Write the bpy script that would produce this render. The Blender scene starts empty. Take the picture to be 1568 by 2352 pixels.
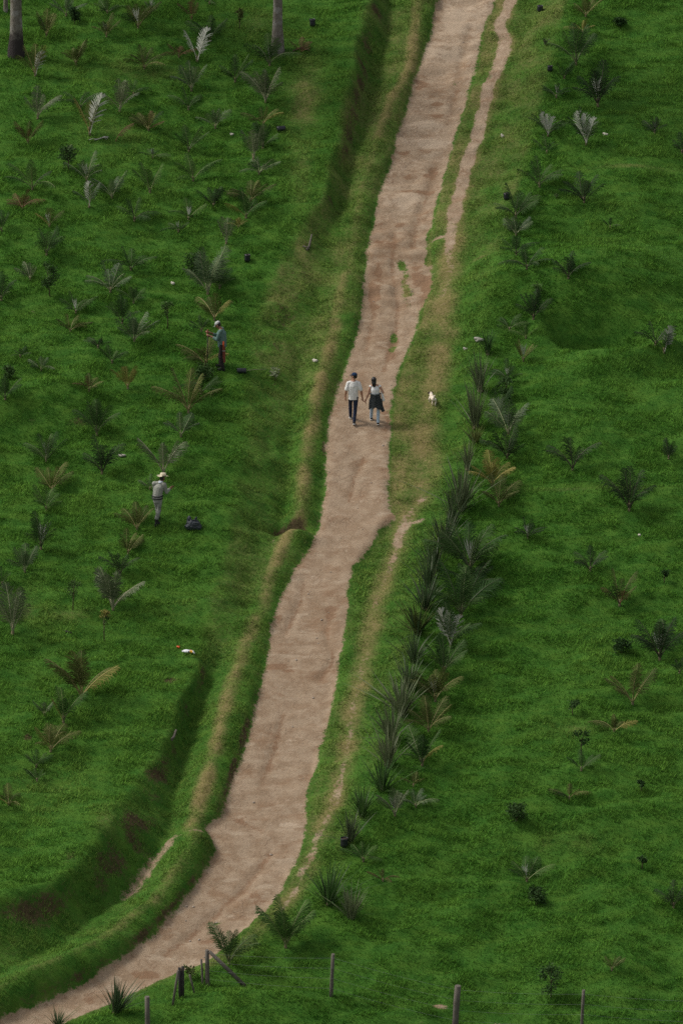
import bpy, bmesh, math, random
import numpy as np
from mathutils import Vector, Matrix, Euler
random.seed(7)
RNG = np.random.default_rng(11)
R = math.radians
scene = bpy.context.scene
COL = scene.collection

# ------------------------------------------------------------------ camera model
PITCH, DIST, SLOPE = R(17.0), 200.0, R(20.0)
FPX = 14000.0                       # focal length in pixels of a 1568 x 2352 frame
TS = math.tan(SLOPE)
CAM = np.array([0.0, -DIST*math.cos(PITCH), DIST*math.sin(PITCH)])
FW = np.array([0.0, math.cos(PITCH), -math.sin(PITCH)])
UP = np.array([0.0, math.sin(PITCH), math.cos(PITCH)])

def ray(px, py):
    return FW + np.array([(px-784.0)/FPX, 0, 0]) + UP*((1176.0-py)/FPX)

def plane_pt(px, py, h=0.0):
    """where the line of sight meets the hillside plane raised by h metres"""
    d = ray(px, py)
    k = (TS*CAM[1] + h - CAM[2])/(d[2]-TS*d[1])
    p = CAM + k*d
    return p

# ------------------------------------------------------------------ noise
def vnoise(x, y, seed):
    g = np.random.default_rng(seed).random((257, 257)).astype(np.float32)
    xi = np.floor(x).astype(int); yi = np.floor(y).astype(int)
    fx = x-xi; fy = y-yi
    fx = fx*fx*(3-2*fx); fy = fy*fy*(3-2*fy)
    a = g[yi % 256, xi % 256]; b = g[yi % 256, (xi+1) % 256]
    c = g[(yi+1) % 256, xi % 256]; d = g[(yi+1) % 256, (xi+1) % 256]
    return (a*(1-fx)+b*fx)*(1-fy)+(c*(1-fx)+d*fx)*fy - 0.5

def fbm(x, y, seed, o=3):
    s = 0; a = 1.0
    for i in range(o):
        s = s + a*vnoise(x*2**i+17.3*i, y*2**i+5.7*i, seed+i); a *= 0.5
    return s

def sstep(a, b, x):
    t = np.clip((x-a)/(b-a), 0, 1); return t*t*(3-2*t)

# ------------------------------------------------------------------ lines that run along the track: (y, x, height) as seen in the photo
LINES = {
 'bank_top': [(0,852,0.97),(75,838,0.97),(200,815,0.97),(275,784,0.90),(350,760,0.90),(450,740,0.84),(530,712,0.59),(640,672,0.48),(800,640,0.37),(1000,625,0.32),(1150,602,0.37),(1200,588,0.43),(1300,560,0.32),(1450,500,0.37),(1550,440,0.63),(1600,405,0.75),(1700,365,0.87),(1764,325,0.94),(1839,300,1.00),(1909,250,1.06),(1954,215,1.06),(2014,165,1.06),(2045,100,1.06),(2075,0,1.06),(2110,-160,1.06),(2200,-500,1.00)],
 'ditch': [(0,905,-.05),(100,885,-.05),(200,860,-.05),(300,832,0),(400,802,.05),(500,777,.08),(600,750,.12),(700,725,.1),(830,695,.08),(950,672,.02),(1100,657,-.1),(1190,655,-.3),(1240,632,-.02),(1400,565,.12),(1550,482,.05),(1650,437,-.05),(1764,407,-.08),(1850,400,-.1),(1949,388,-.15),(2079,277,-.15),(2179,140,-.1),(2264,-10,-.05),(2352,-160,0),(2500,-420,0)],
 'crest': [(0,964,.25),(50,954,.25),(140,944,.25),(215,906,.3),(260,886,.3),(320,864,.3),(425,832,.3),(525,815,.3),(640,790,.3),(738,772,.3),(838,742,.35),(913,722,.36),(1038,702,.36),(1108,692,.36),(1170,690,.25),(1241,652,.28),(1326,620,.28),(1466,567,.32),(1616,517,.38),(1706,492,.42),(1794,475,.4),(1854,455,.3),(1904,442,.2),(1934,452,.4),(2000,407,.45),(2064,352,.48),(2144,252,.5),(2214,150,.5),(2279,0,.5),(2352,-160,.5),(2500,-420,.5)],
 'path_l': [(-40,1022,0),(0,1010,0),(80,985,0),(170,955,0),(260,930,0),(350,905,0),(450,868,0),(540,848,0),(620,838,0),(700,834,0),(760,822,0),(830,795,0),(900,770,0),(1000,752,0),(1100,746,0),(1190,738,0),(1250,715,0),(1300,682,0),(1360,645,0),(1430,630,0),(1520,612,0),(1620,593,0),(1720,562,0),(1820,530,0),(1859,515,0),(1885,506,0),(1909,470,0),(1926,478,0),(1944,492,0),(2004,470,0),(2064,430,0),(2124,380,0),(2179,320,0),(2214,280,0),(2269,190,0),(2306,100,0),(2346,0,0),(2400,-130,0),(2500,-400,0)],
 'path_r': [(-40,1146,0),(0,1135,0),(80,1105,0),(170,1090,0),(260,1063,0),(350,1035,0),(450,1005,0),(530,992,0),(560,990,0),(620,1000,0),(670,988,0),(700,975,0),(760,955,0),(830,925,0),(900,903,0),(1000,895,0),(1100,890,0),(1165,890,0),(1185,905,0),(1205,880,0),(1250,850,0),(1300,815,0),(1360,800,0),(1430,790,0),(1520,782,0),(1620,765,0),(1720,740,0),(1820,712,0),(1880,703,0),(1954,695,0),(2000,670,0),(2050,645,0),(2104,600,0),(2134,565,0),(2190,500,0),(2215,470,0),(2234,410,0),(2279,320,0),(2314,240,0),(2351,155,0),(2400,20,0),(2500,-240,0)],
 'trail': [(-40,1190,.1),(0,1172,.1),(55,1148,.1),(95,1164,.1),(135,1151,.1),(190,1129,.1),(265,1104,.1),(320,1094,.1),(375,1074,.1),(435,1061,.1),(490,1046,.1),(540,1036,.1),(613,1034,.1),(663,1024,.1),(713,1014,.1),(753,1012,.1),(828,1000,.1),(928,975,.1),(988,966,.1),(1038,969,.1),(1128,962,.08),(1191,930,.08),(1216,919,.1),(1276,901,.1),(1341,879,.12),(1401,859,.12),(1466,849,.12),(1551,829,.14),(1651,809,.14),(1736,794,.14),(1814,775,.14),(1864,760,.12),(1909,732,.12),(1989,705,.12),(2064,665,.12),(2124,612,.12),(2180,545,.12),(2226,470,.12),(2300,330,.12),(2352,200,.12),(2500,-190,.12)],
 'rise': [(-40,1235,.15),(0,1220,.15),(200,1165,.15),(400,1105,.15),(600,1070,.18),(800,1045,.18),(1000,1025,.2),(1150,1000,.2),(1300,930,.22),(1500,880,.25),(1700,840,.25),(1850,800,.25),(1990,730,.2),(2100,680,.2),(2180,600,.2),(2250,480,.2),(2352,260,.2),(2500,-130,.2)],
 'field_r': [(-40,1310,.6),(0,1300,.6),(200,1250,.6),(400,1200,.55),(600,1150,.5),(800,1100,.45),(1000,1075,.4),(1150,1045,.4),(1300,990,.42),(1500,940,.42),(1700,890,.42),(1850,850,.4),(1990,790,.3),(2100,740,.25),(2180,680,.22),(2250,580,.2),(2352,380,.2),(2500,-20,.2)],
}
ORDER = ['far_l', 'mid_l', 'bank_top', 'ditch', 'crest', 'shoulder', 'path_l', 'path_m', 'path_r', 'trail', 'rise', 'field_r', 'far_r']
W = {}
for k, pts in LINES.items():
    a = np.array([[*plane_pt(px, py, h)[:2], h] for py, px, h in pts])
    a = a[np.argsort(a[:, 1])]
    W[k] = a

def line_at(k, y):
    a = W[k]
    return np.interp(y, a[:, 1], a[:, 0]), np.interp(y, a[:, 1], a[:, 2])

def ellipse(x, y, px, py, rx, ry, h=0.3):
    """soft 1 at the centre to 0 at the rim of an ellipse given in photo pixels"""
    c = plane_pt(px, py, h); a = plane_pt(px+rx, py, h); b = plane_pt(px, py-ry, h)
    q = ((x-c[0])/(a[0]-c[0]))**2 + ((y-c[1])/(b[1]-c[1]))**2
    return np.exp(-q*1.4)

def stroke(x, y, pts, w, h=0.3):
    """soft distance (1 on the line) to a polyline given in photo pixels; w in metres"""
    P = [plane_pt(px, py, h)[:2] for px, py in pts]
    best = np.full(x.shape, 1e9)
    for p, q in zip(P[:-1], P[1:]):
        d = q-p; t = np.clip(((x-p[0])*d[0]+(y-p[1])*d[1])/(d@d), 0, 1)
        best = np.minimum(best, np.hypot(x-p[0]-t*d[0], (y-p[1]-t*d[1])*0.75))
    return np.exp(-(best/w)**2)

def pyat(py):
    return plane_pt(784, py, 0.2)[1]

def ramp_y(y, pts):
    """value along the photo's rows: pts = [(py, v)]"""
    a = sorted((pyat(p), v) for p, v in pts)
    return np.interp(y, [q[0] for q in a], [q[1] for q in a])

# places where the track's soil is redder and damper (+) or paler and harder (-)
STAINS = [(650,1530,55,12,1.1),(575,1885,34,9,1.3),(1000,205,60,14,.5),(965,190,14,14,.9),(1010,265,45,7,.8),(975,285,45,8,-.6),(1000,20,20,40,.5),(1060,40,50,40,-.6),(1020,120,50,18,-.8),(1000,235,30,6,.9),(950,345,45,10,.9),(985,330,50,14,-.7),(940,400,20,8,.8),(990,400,20,14,1.1),(930,460,40,20,-.5),(960,440,50,6,1.0),(895,520,40,10,.9),(880,560,38,10,.7),(985,680,22,45,1.0),(960,620,20,40,.6),(860,680,14,40,.9),(870,620,14,18,.7),(900,800,20,30,.5),(885,960,14,50,.7),(830,1060,26,10,.6),(800,1150,60,14,-.3),(760,1400,30,25,.35),(700,1330,50,12,-.3),(640,1420,12,18,.5),(720,1620,35,10,.4),(690,1700,40,16,-.35),(640,1760,40,12,.3),(610,1990,30,14,.4),(590,2070,40,22,.6),(500,2160,50,16,.5),(330,2240,50,14,.6),(430,2210,40,12,-.4),(200,2290,60,16,.4),(660,1895,26,5,-.8),(640,1990,40,20,-.3),(560,2105,30,8,-.5)]

def terrain(x, y):
    """height above the 20 degree plane, and the ground-cover masks"""
    L = {k: line_at(k, y) for k in W}
    # the lip of the bank has slumped here and there; in the middle it is a gentle shoulder
    soft = ramp_y(y, [(-40,0),(430,0),(620,.5),(820,.9),(1150,.8),(1330,.7),(1480,.3),(1560,0),(2352,0)])
    wob = .42*fbm(y*.33, y*0+3.1, 141, 2)+.22*fbm(y*1.15, y*0+7.7, 143, 3)
    L['bank_top'] = (L['bank_top'][0]+wob-soft, L['bank_top'][1]*(1+.35*fbm(y*.5, y*0+1.7, 147, 2)))
    L['ditch'] = (L['ditch'][0]+.18*fbm(y*.8, y*0+9.1, 149, 3)*(1-.5*soft), L['ditch'][1]+.16*fbm(y*.45, y*0+4.4, 151, 2))
    L['crest'] = (L['crest'][0]+.10*fbm(y*.9, y*0+2.2, 153, 2), L['crest'][1]*(1+.5*fbm(y*.6, y*0+6.3, 155, 2)))
    L['path_m'] = ((L['path_l'][0]+L['path_r'][0])/2, np.full(y.shape, -.05))
    L['shoulder'] = (L['path_l'][0]*.72+L['crest'][0]*.28, L['crest'][1]*.62)
    L['mid_l'] = (L['bank_top'][0]-2.2, L['bank_top'][1]*.55+.22)
    L['far_l'] = (np.minimum(L['mid_l'][0]-6, -60), np.full(y.shape, .45))
    L['far_r'] = (np.maximum(L['field_r'][0]+6, 60), np.full(y.shape, .5))
    h = np.zeros(y.shape)
    xs = [L[k][0] for k in ORDER]; hs = [L[k][1] for k in ORDER]
    h = np.where(x <= xs[0], hs[0], h); h = np.where(x >= xs[-1], hs[-1], h)
    for i in range(len(xs)-1):
        m = (x > xs[i]) & (x <= xs[i+1])
        t = np.clip((x-xs[i])/np.maximum(xs[i+1]-xs[i], 1e-3), 0, 1)
        h = np.where(m, hs[i]+(hs[i+1]-hs[i])*t, h)
    sd_path = np.minimum(x-L['path_l'][0], L['path_r'][0]-x)
    on = sstep(-.15, .15, sd_path)
    off = 1-on
    # the hollow and knoll in the right field, the ledge and small scarps on the left
    h += 1.0*ellipse(x, y, 1385, 670, 240, 75)
    h += .18*ellipse(x, y, 1180, 690, 130, 50)
    h -= 1.45*ellipse(x, y, 1370, 790, 150, 48)
    h += .55*stroke(x, y, [(1240,775),(1300,808),(1360,838),(1440,850),(1540,830)], .45)
    h += .48*ellipse(x, y, 90, 935, 190, 38)-.46*ellipse(x, y, 90, 1006, 190, 32)
    h += .22*ellipse(x, y, 1250, 1010, 160, 60)
    h += .25*ellipse(x, y, 1450, 470, 200, 60)-.15*ellipse(x, y, 1400, 560, 200, 40)
    h += .35*ellipse(x, y, 620, 2300, 200, 40)-.2*ellipse(x, y, 640, 2262, 160, 16)
    h += .28*ellipse(x, y, 900, 2345, 110, 30)
    h -= .12*ellipse(x, y, 640, 1990, 1, 1)
    h -= .70*ellipse(x, y, 668, 1192, 52, 13)
    h += .22*ellipse(x, y, 690, 1222, 50, 12)+.18*ellipse(x, y, 668, 1160, 45, 14)
    h -= .12*ellipse(x, y, 390, 1575, 40, 22)
    h += .2*ellipse(x, y, 540, 1420, 45, 20)+.15*ellipse(x, y, 470, 1390, 50, 16)
    # open ground undulates; the turf is trodden into little steps across the slope
    n1 = fbm(x*.22, y*.16, 3); n2 = fbm(x*.6, y*.9, 9); n3 = fbm(x*.75, y*2.5, 21, 3)
    steps = fbm(x*.8+.6*n2, y*4.4, 33, 2)
    ridge = .5-np.abs(fbm(x*.30+.5*n2, y*1.25, 161, 2))
    clod = sstep(.1, .5, np.sin(np.clip((x-L['bank_top'][0]+.15)/np.maximum(L['ditch'][0]-L['bank_top'][0]+.15, .1), 0, 1)*math.pi))
    h += off*clod*(.16*fbm(x*1.7, y*1.7, 171, 3)+.05*fbm(x*4.5, y*5, 173, 2))
    h += off*np.exp(-((x-L['crest'][0])/.5)**2)*(.13*fbm(x*1.3, y*1.3, 181, 3)+.05*fbm(x*4, y*4, 183, 2))
    h += off*((.10+.10*sstep(0, -2, x-L['bank_top'][0]))*ridge+.36*n1+.13*n2+.115*n3+.085*steps+.022*fbm(x*4.5, y*6, 51, 2))
    # the track: shallow ruts, ribs of harder soil near the top
    rib = ramp_y(y, [(-50,1),(430,1),(560,1.1),(640,1.1),(720,.6),(900,.35),(1300,.3),(2352,.45)])
    h += on*(rib*(.17*fbm(x*.9, y*2.9, 61, 4)+.09*fbm(x*2.4, y*6.5, 66, 2))+.05*fbm(x*.7, y*.4, 71, 2))
    gul = np.maximum.reduce([stroke(x, y, g, w_, 0) for g, w_ in (
        ([(1080,60),(1060,130),(1050,200),(1030,280)], .12), ([(1000,380),(985,440),(960,500),(948,560)], .13),
        ([(905,540),(900,620),(915,700),(905,780),(880,850)], .11), ([(850,640),(858,720),(840,800)], .12), ([(835,1050),(812,1100),(800,1150)], .09),
        ([(700,1320),(690,1380),(655,1450)], .10), ([(760,1400),(748,1450),(765,1510),(735,1560)], .10), ([(650,1640),(630,1720),(600,1800)], .10), ([(520,1870),(560,1890),(600,1905)], .09), ([(620,1960),(560,2040),(470,2120),(380,2190)], .12))])
    h -= on*.085*gul*(.7+.8*fbm(x*2, y*2, 75, 2))
    # dirt mask (0.5 = edge)
    ragged = .15*fbm(x*1.1, y*.8, 81, 3)+.10*fbm(x*7, y*5.5, 85, 2)
    bare = sstep(-.30, .30, sd_path+ragged)
    isl = np.maximum(stroke(x, y, [(922,600),(930,640),(936,690),(934,715)], .22, 0),
                     np.maximum(stroke(x, y, [(912,745),(905,775),(900,800)], .18, 0), stroke(x, y, [(990,540),(985,580),(985,620)], .2, 0)))
    isl = np.maximum(isl, .8*stroke(x, y, [(758,1405),(755,1425)], .13, 0))
    isl = np.maximum(isl, .75*np.maximum(ellipse(x, y, 1045, 190, 10, 12, 0), ellipse(x, y, 500, 2118, 30, 10, 0)))
    bare = np.clip(bare-.70*isl*np.clip(.75+2.4*fbm(x*3, y*3, 88, 3), 0, 1.1), 0, 1)
    tw = ramp_y(y, [(-40,.3),(0,.28),(300,.24),(480,.22),(600,.24),(900,.3),(1100,.25),(1200,.26),(1300,.2),(1600,.14),(1800,.16),(2000,.2),(2120,.14),(2200,0)])
    tb = ramp_y(y, [(-40,.85),(400,.95),(520,.85),(580,.66),(650,.5),(740,.34),(850,.28),(1000,.34),(1080,.40),(1150,.5),(1190,.74),(1260,.66),(1300,.52),(1450,.46),(1600,.49),(1750,.58),(1900,.6),(2000,.6),(2100,.5),(2200,.1)])
    dt = np.abs(x-L['trail'][0]+.12*fbm(x*1.1, y*.8, 91, 2))
    bt = .86*tb*(1-sstep(tw*.4, tw*1.7, dt+ragged*.6))*(.98+.4*fbm(x*1.7, y*2.6, 93, 3))
    bare = np.maximum(bare, bt)
    for px, py, rx, ry, v in [(78,730,16,4,.75),(118,762,12,4,.7),(60,785,10,3,.6),(628,1231,15,9,.6),(1015,2304,42,9,.75),(1060,2300,14,8,.7),(965,2348,26,9,.8),(1140,2340,22,12,.85),(1200,2345,26,7,.8),(1295,2316,25,4,.6),(970,1128,20,7,.8),(445,418,8,3,.7),(444,2024,0.1,0.1,0),(95,1500,14,5,.5),(10,1682,12,5,.7),(445,1918,45,7,.75),(1010,540,40,5,.8),(700,1200,0.1,.1,0),(960,1180,50,7,.75),(885,272,32,4,.5)]:
        bare = np.maximum(bare, v*ellipse(x, y, px, py, rx, ry)*(1+.9*fbm(x*4, y*4, 95, 2)))
    bare = np.maximum(bare, .60*stroke(x, y, [(398,1950),(365,1980),(330,2020),(290,2068)], .3, -.1))
    # tired, yellowish turf
    dl = np.abs(x-L['crest'][0]+.1*n2)
    dry = ramp_y(y, [(-40,.8),(250,.8),(320,.6),(560,.55),(700,.7),(1150,.85),(1250,.8),(1330,.6),(1480,.7),(1700,.8),(1860,.85),(1940,.55),(2070,.6),(2200,.55),(2352,.35)])*np.exp(-(dl/.36)**2)
    dry = np.maximum(dry, np.exp(-(np.abs(x-L['trail'][0])/(.55+.25*ramp_y(y,[(0,0),(640,.6),(1000,.9),(1120,.8),(1200,0)])))**2)*ramp_y(y, [(-40,.7),(600,.75),(800,.8),(1130,.85),(1250,.7),(1600,.75),(2000,.7),(2200,.6),(2260,0)]))
    dry = np.maximum(dry, .5*sstep(.9, -.1, -sd_path)*(sd_path < .1)*ramp_y(y, [(0,.9),(700,.6),(1200,.7),(2352,.8)]))
    mid_r = sstep(-.1, .15, x-L['path_r'][0])*sstep(.7, .1, x-L['trail'][0])
    dry = np.maximum(dry, mid_r*ramp_y(y, [(-40,.62),(540,.55),(720,.62),(1130,.66),(1200,.45),(1300,.3),(1700,.35),(2050,.5),(2200,.4),(2300,0)]))
    mid_r2 = sstep(-.1, .3, x-L['trail'][0])*sstep(.3, -.2, x-L['field_r'][0])
    dry = np.maximum(dry, mid_r2*ramp_y(y, [(-40,.42),(500,.40),(640,.25),(800,.15),(1100,.2),(1300,.28),(1900,.3),(2050,.2),(2200,0)]))
    mid_l = sstep(-.5, .2, x-L['bank_top'][0])*sstep(.1, -.1, x-L['path_l'][0])
    dry = np.maximum(dry, mid_l*ramp_y(y, [(-40,.42),(300,.46),(560,.46),(760,.40),(1000,.28),(1250,.32),(1500,.30),(1800,.22),(2352,.26)]))
    for px, py, rx, ry, v in [(700,260,70,150,.5),(690,420,50,120,.4),(760,560,40,90,.3),(330,190,180,45,.35),(600,90,80,60,.3),(60,1400,60,60,.4),(150,1420,90,25,.45),(430,1400,60,30,.35),(250,1950,60,60,.35),(100,1830,120,90,.25),(1100,610,45,14,.5),(1450,410,160,8,.45),(1380,1140,250,10,.4),(1330,1690,90,25,.35),(1300,1950,140,40,.3),(1060,150,80,120,.3),(700,640,60,60,.25),(560,1900,40,60,.2),(250,350,120,60,.25)]:
        dry = np.maximum(dry, v*ellipse(x, y, px, py, rx, ry))
    dry = np.maximum(dry, .6*isl)
    dry = np.clip(dry*(.88+.6*fbm(x*1.5, y*1.2, 101, 3)), 0, 1)
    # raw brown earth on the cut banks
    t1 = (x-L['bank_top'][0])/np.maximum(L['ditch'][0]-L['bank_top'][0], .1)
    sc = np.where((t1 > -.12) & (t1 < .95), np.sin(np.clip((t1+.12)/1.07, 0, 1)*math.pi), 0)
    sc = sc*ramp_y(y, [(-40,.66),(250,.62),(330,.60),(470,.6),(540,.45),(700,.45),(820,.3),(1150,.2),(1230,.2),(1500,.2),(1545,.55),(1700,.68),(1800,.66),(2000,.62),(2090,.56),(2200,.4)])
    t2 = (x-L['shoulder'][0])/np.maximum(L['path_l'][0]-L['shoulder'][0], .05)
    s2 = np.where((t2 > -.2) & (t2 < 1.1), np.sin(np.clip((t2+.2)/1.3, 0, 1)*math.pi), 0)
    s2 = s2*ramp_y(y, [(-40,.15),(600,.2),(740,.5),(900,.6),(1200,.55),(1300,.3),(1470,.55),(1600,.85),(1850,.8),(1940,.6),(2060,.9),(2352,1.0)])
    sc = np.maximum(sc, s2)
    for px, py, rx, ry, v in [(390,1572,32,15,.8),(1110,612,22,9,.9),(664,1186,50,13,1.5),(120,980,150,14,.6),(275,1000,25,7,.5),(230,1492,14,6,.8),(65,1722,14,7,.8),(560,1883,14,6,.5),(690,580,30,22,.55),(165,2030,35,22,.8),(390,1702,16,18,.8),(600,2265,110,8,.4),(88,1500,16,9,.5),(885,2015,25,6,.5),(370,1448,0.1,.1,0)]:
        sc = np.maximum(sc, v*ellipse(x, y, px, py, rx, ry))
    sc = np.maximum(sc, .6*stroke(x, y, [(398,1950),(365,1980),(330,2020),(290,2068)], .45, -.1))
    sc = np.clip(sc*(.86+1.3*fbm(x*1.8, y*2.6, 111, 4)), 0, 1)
    stain = .55*gul-ramp_y(y, [(-40,.30),(420,.26),(540,.05),(2352,0)])
    for px, py, rx, ry, v in STAINS: stain = stain+v*(1.5 if py < 720 else 1.1)*ellipse(x, y, px, py, rx, ry, 0)*np.clip(.95+2.6*fbm(x*2.3, y*4.2, 121, 4), 0, 2.2)
    return h, bare, dry, sc, sd_path, np.abs(x-L['trail'][0]), stain

# ------------------------------------------------------------------ the grid
X0, X1, DX = -21.0, 21.0, .075
Y0, Y1, DY = pyat(2480)-4.0, pyat(-70)+6.0, .085
gx = np.arange(X0, X1+DX, DX); gy = np.arange(Y0, Y1+DY, DY)
NX, NY = len(gx), len(gy)
GX, GY = np.meshgrid(gx, gy)
GH, GB, GD, GS, GP, GT, GSTN = terrain(GX, GY)
def blur(a, n=1):
    for _ in range(n):
        b = a.copy(); b[1:-1] = (a[:-2]+2*a[1:-1]+a[2:])/4; a = b
        b = a.copy(); b[:, 1:-1] = (a[:, :-2]+2*a[:, 1:-1]+a[:, 2:])/4; a = b
    return a
GH = blur(GH, 2); GB = blur(GB, 1); GS = blur(GS, 1)
GZ = GH + TS*GY

def sample(G, x, y):
    u = np.clip((np.asarray(x)-X0)/DX, 0, NX-1.001); v = np.clip((np.asarray(y)-Y0)/DY, 0, NY-1.001)
    i = u.astype(int); j = v.astype(int); fu = u-i; fv = v-j
    return (G[j, i]*(1-fu)+G[j, i+1]*fu)*(1-fv)+(G[j+1, i]*(1-fu)+G[j+1, i+1]*fu)*fv

def ground_z(x, y):
    return float(sample(GH, x, y))+TS*y

KS = np.linspace(150, 262, 5600)
def at(px, py):
    """the point of the ground seen at a photo pixel, and metres per pixel there"""
    d = ray(px, py)
    P = CAM[None]+KS[:, None]*d[None]
    under = P[:, 2] < sample(GH, P[:, 0], P[:, 1])+TS*P[:, 1]
    i = int(np.argmax(under))
    x, y = P[i, 0], P[i, 1]
    return Vector((x, y, ground_z(x, y))), KS[i]/FPX

# ------------------------------------------------------------------ scene helpers
def tag(o, label=None, cat=None, group=None, kind=None):
    if label: o['label'] = label
    if cat: o['category'] = cat
    if group: o['group'] = group
    if kind: o['kind'] = kind
    return o

def link(name, me, parent=None, loc=None, rot=None, scale=None):
    o = bpy.data.objects.new(name, me); COL.objects.link(o)
    if parent: o.parent = parent
    if loc is not None: o.location = loc
    if rot is not None: o.rotation_euler = rot
    if scale is not None: o.scale = scale if hasattr(scale, '__len__') else (scale,)*3
    return o

def thing(name, label, cat, loc=(0, 0, 0), rz=0, group=None):
    o = link(name, None, None, loc, (0, 0, rz)); o.empty_display_size = .2
    return tag(o, label, cat, group)

def mesh_np(name, v, faces_flat, per, mats, smooth=False):
    me = bpy.data.meshes.new(name)
    n = len(v); m = len(faces_flat)//per
    me.vertices.add(n); me.vertices.foreach_set('co', np.asarray(v, np.float32).ravel())
    me.loops.add(m*per); me.loops.foreach_set('vertex_index', np.asarray(faces_flat, np.int32))
    me.polygons.add(m); me.polygons.foreach_set('loop_start', np.arange(0, m*per, per, dtype=np.int32))
    me.polygons.foreach_set('use_smooth', np.full(m, smooth))
    for mt in mats: me.materials.append(mt)
    me.update(calc_edges=True)
    return me

class MB:
    """collects tubes, quads, boxes and ellipsoids into one mesh"""
    def __init__(s): s.bm = bmesh.new()
    def face(s, pts, mi=0, smooth=False):
        f = s.bm.faces.new([s.bm.verts.new(p) for p in pts]); f.material_index = mi; f.smooth = smooth
        return f
    def tube(s, pts, rad, n=7, mi=0, cap=True, jit=0.0):
        pts = [Vector(p) for p in pts]; rings = []
        if not hasattr(rad, '__len__'): rad = [rad]*len(pts)
        ref = Vector((0.31, .77, .2))
        for i, p in enumerate(pts):
            t = (pts[min(i+1, len(pts)-1)]-pts[max(i-1, 0)]).normalized()
            a = t.cross(ref).normalized(); b = t.cross(a).normalized()
            rings.append([s.bm.verts.new(p+(a*math.cos(k*2*math.pi/n)+b*math.sin(k*2*math.pi/n))*rad[i]*(1+random.uniform(-jit, jit))) for k in range(n)])
        for r0, r1 in zip(rings[:-1], rings[1:]):
            for k in range(n):
                f = s.bm.faces.new((r0[k], r0[(k+1) % n], r1[(k+1) % n], r1[k])); f.material_index = mi; f.smooth = True
        if cap:
            for rr in (rings[0][::-1], rings[-1]):
                f = s.bm.faces.new(rr); f.material_index = mi
    def ball(s, c, r, sub=2, mi=0, rot=None):
        if not hasattr(r, '__len__'): r = (r, r, r)
        M = Matrix.Translation(c) @ (rot.to_4x4() if rot is not None else Matrix()) @ Matrix.Diagonal((*r, 1))
        k = bmesh.ops.create_icosphere(s.bm, subdivisions=sub, radius=1, matrix=M)
        for v in k['verts']:
            for f in v.link_faces: f.material_index = mi; f.smooth = True
    def box(s, c, d, rot=None, mi=0):
        M = Matrix.Translation(c) @ (rot.to_4x4() if rot is not None else Matrix()) @ Matrix.Diagonal((*d, 1))
        k = bmesh.ops.create_cube(s.bm, size=1, matrix=M)
        for v in k['verts']:
            for f in v.link_faces: f.material_index = mi
    def mesh(s, name, mats):
        bmesh.ops.recalc_face_normals(s.bm, faces=s.bm.faces) if False else None
        me = bpy.data.meshes.new(name); s.bm.to_mesh(me); s.bm.free()
        for m in (mats if isinstance(mats, (list, tuple)) else [mats]): me.materials.append(m)
        return me
    def build(s, name, mats, parent=None, loc=None, rot=None):
        return link(name, s.mesh(name, mats), parent, loc, rot)

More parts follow.
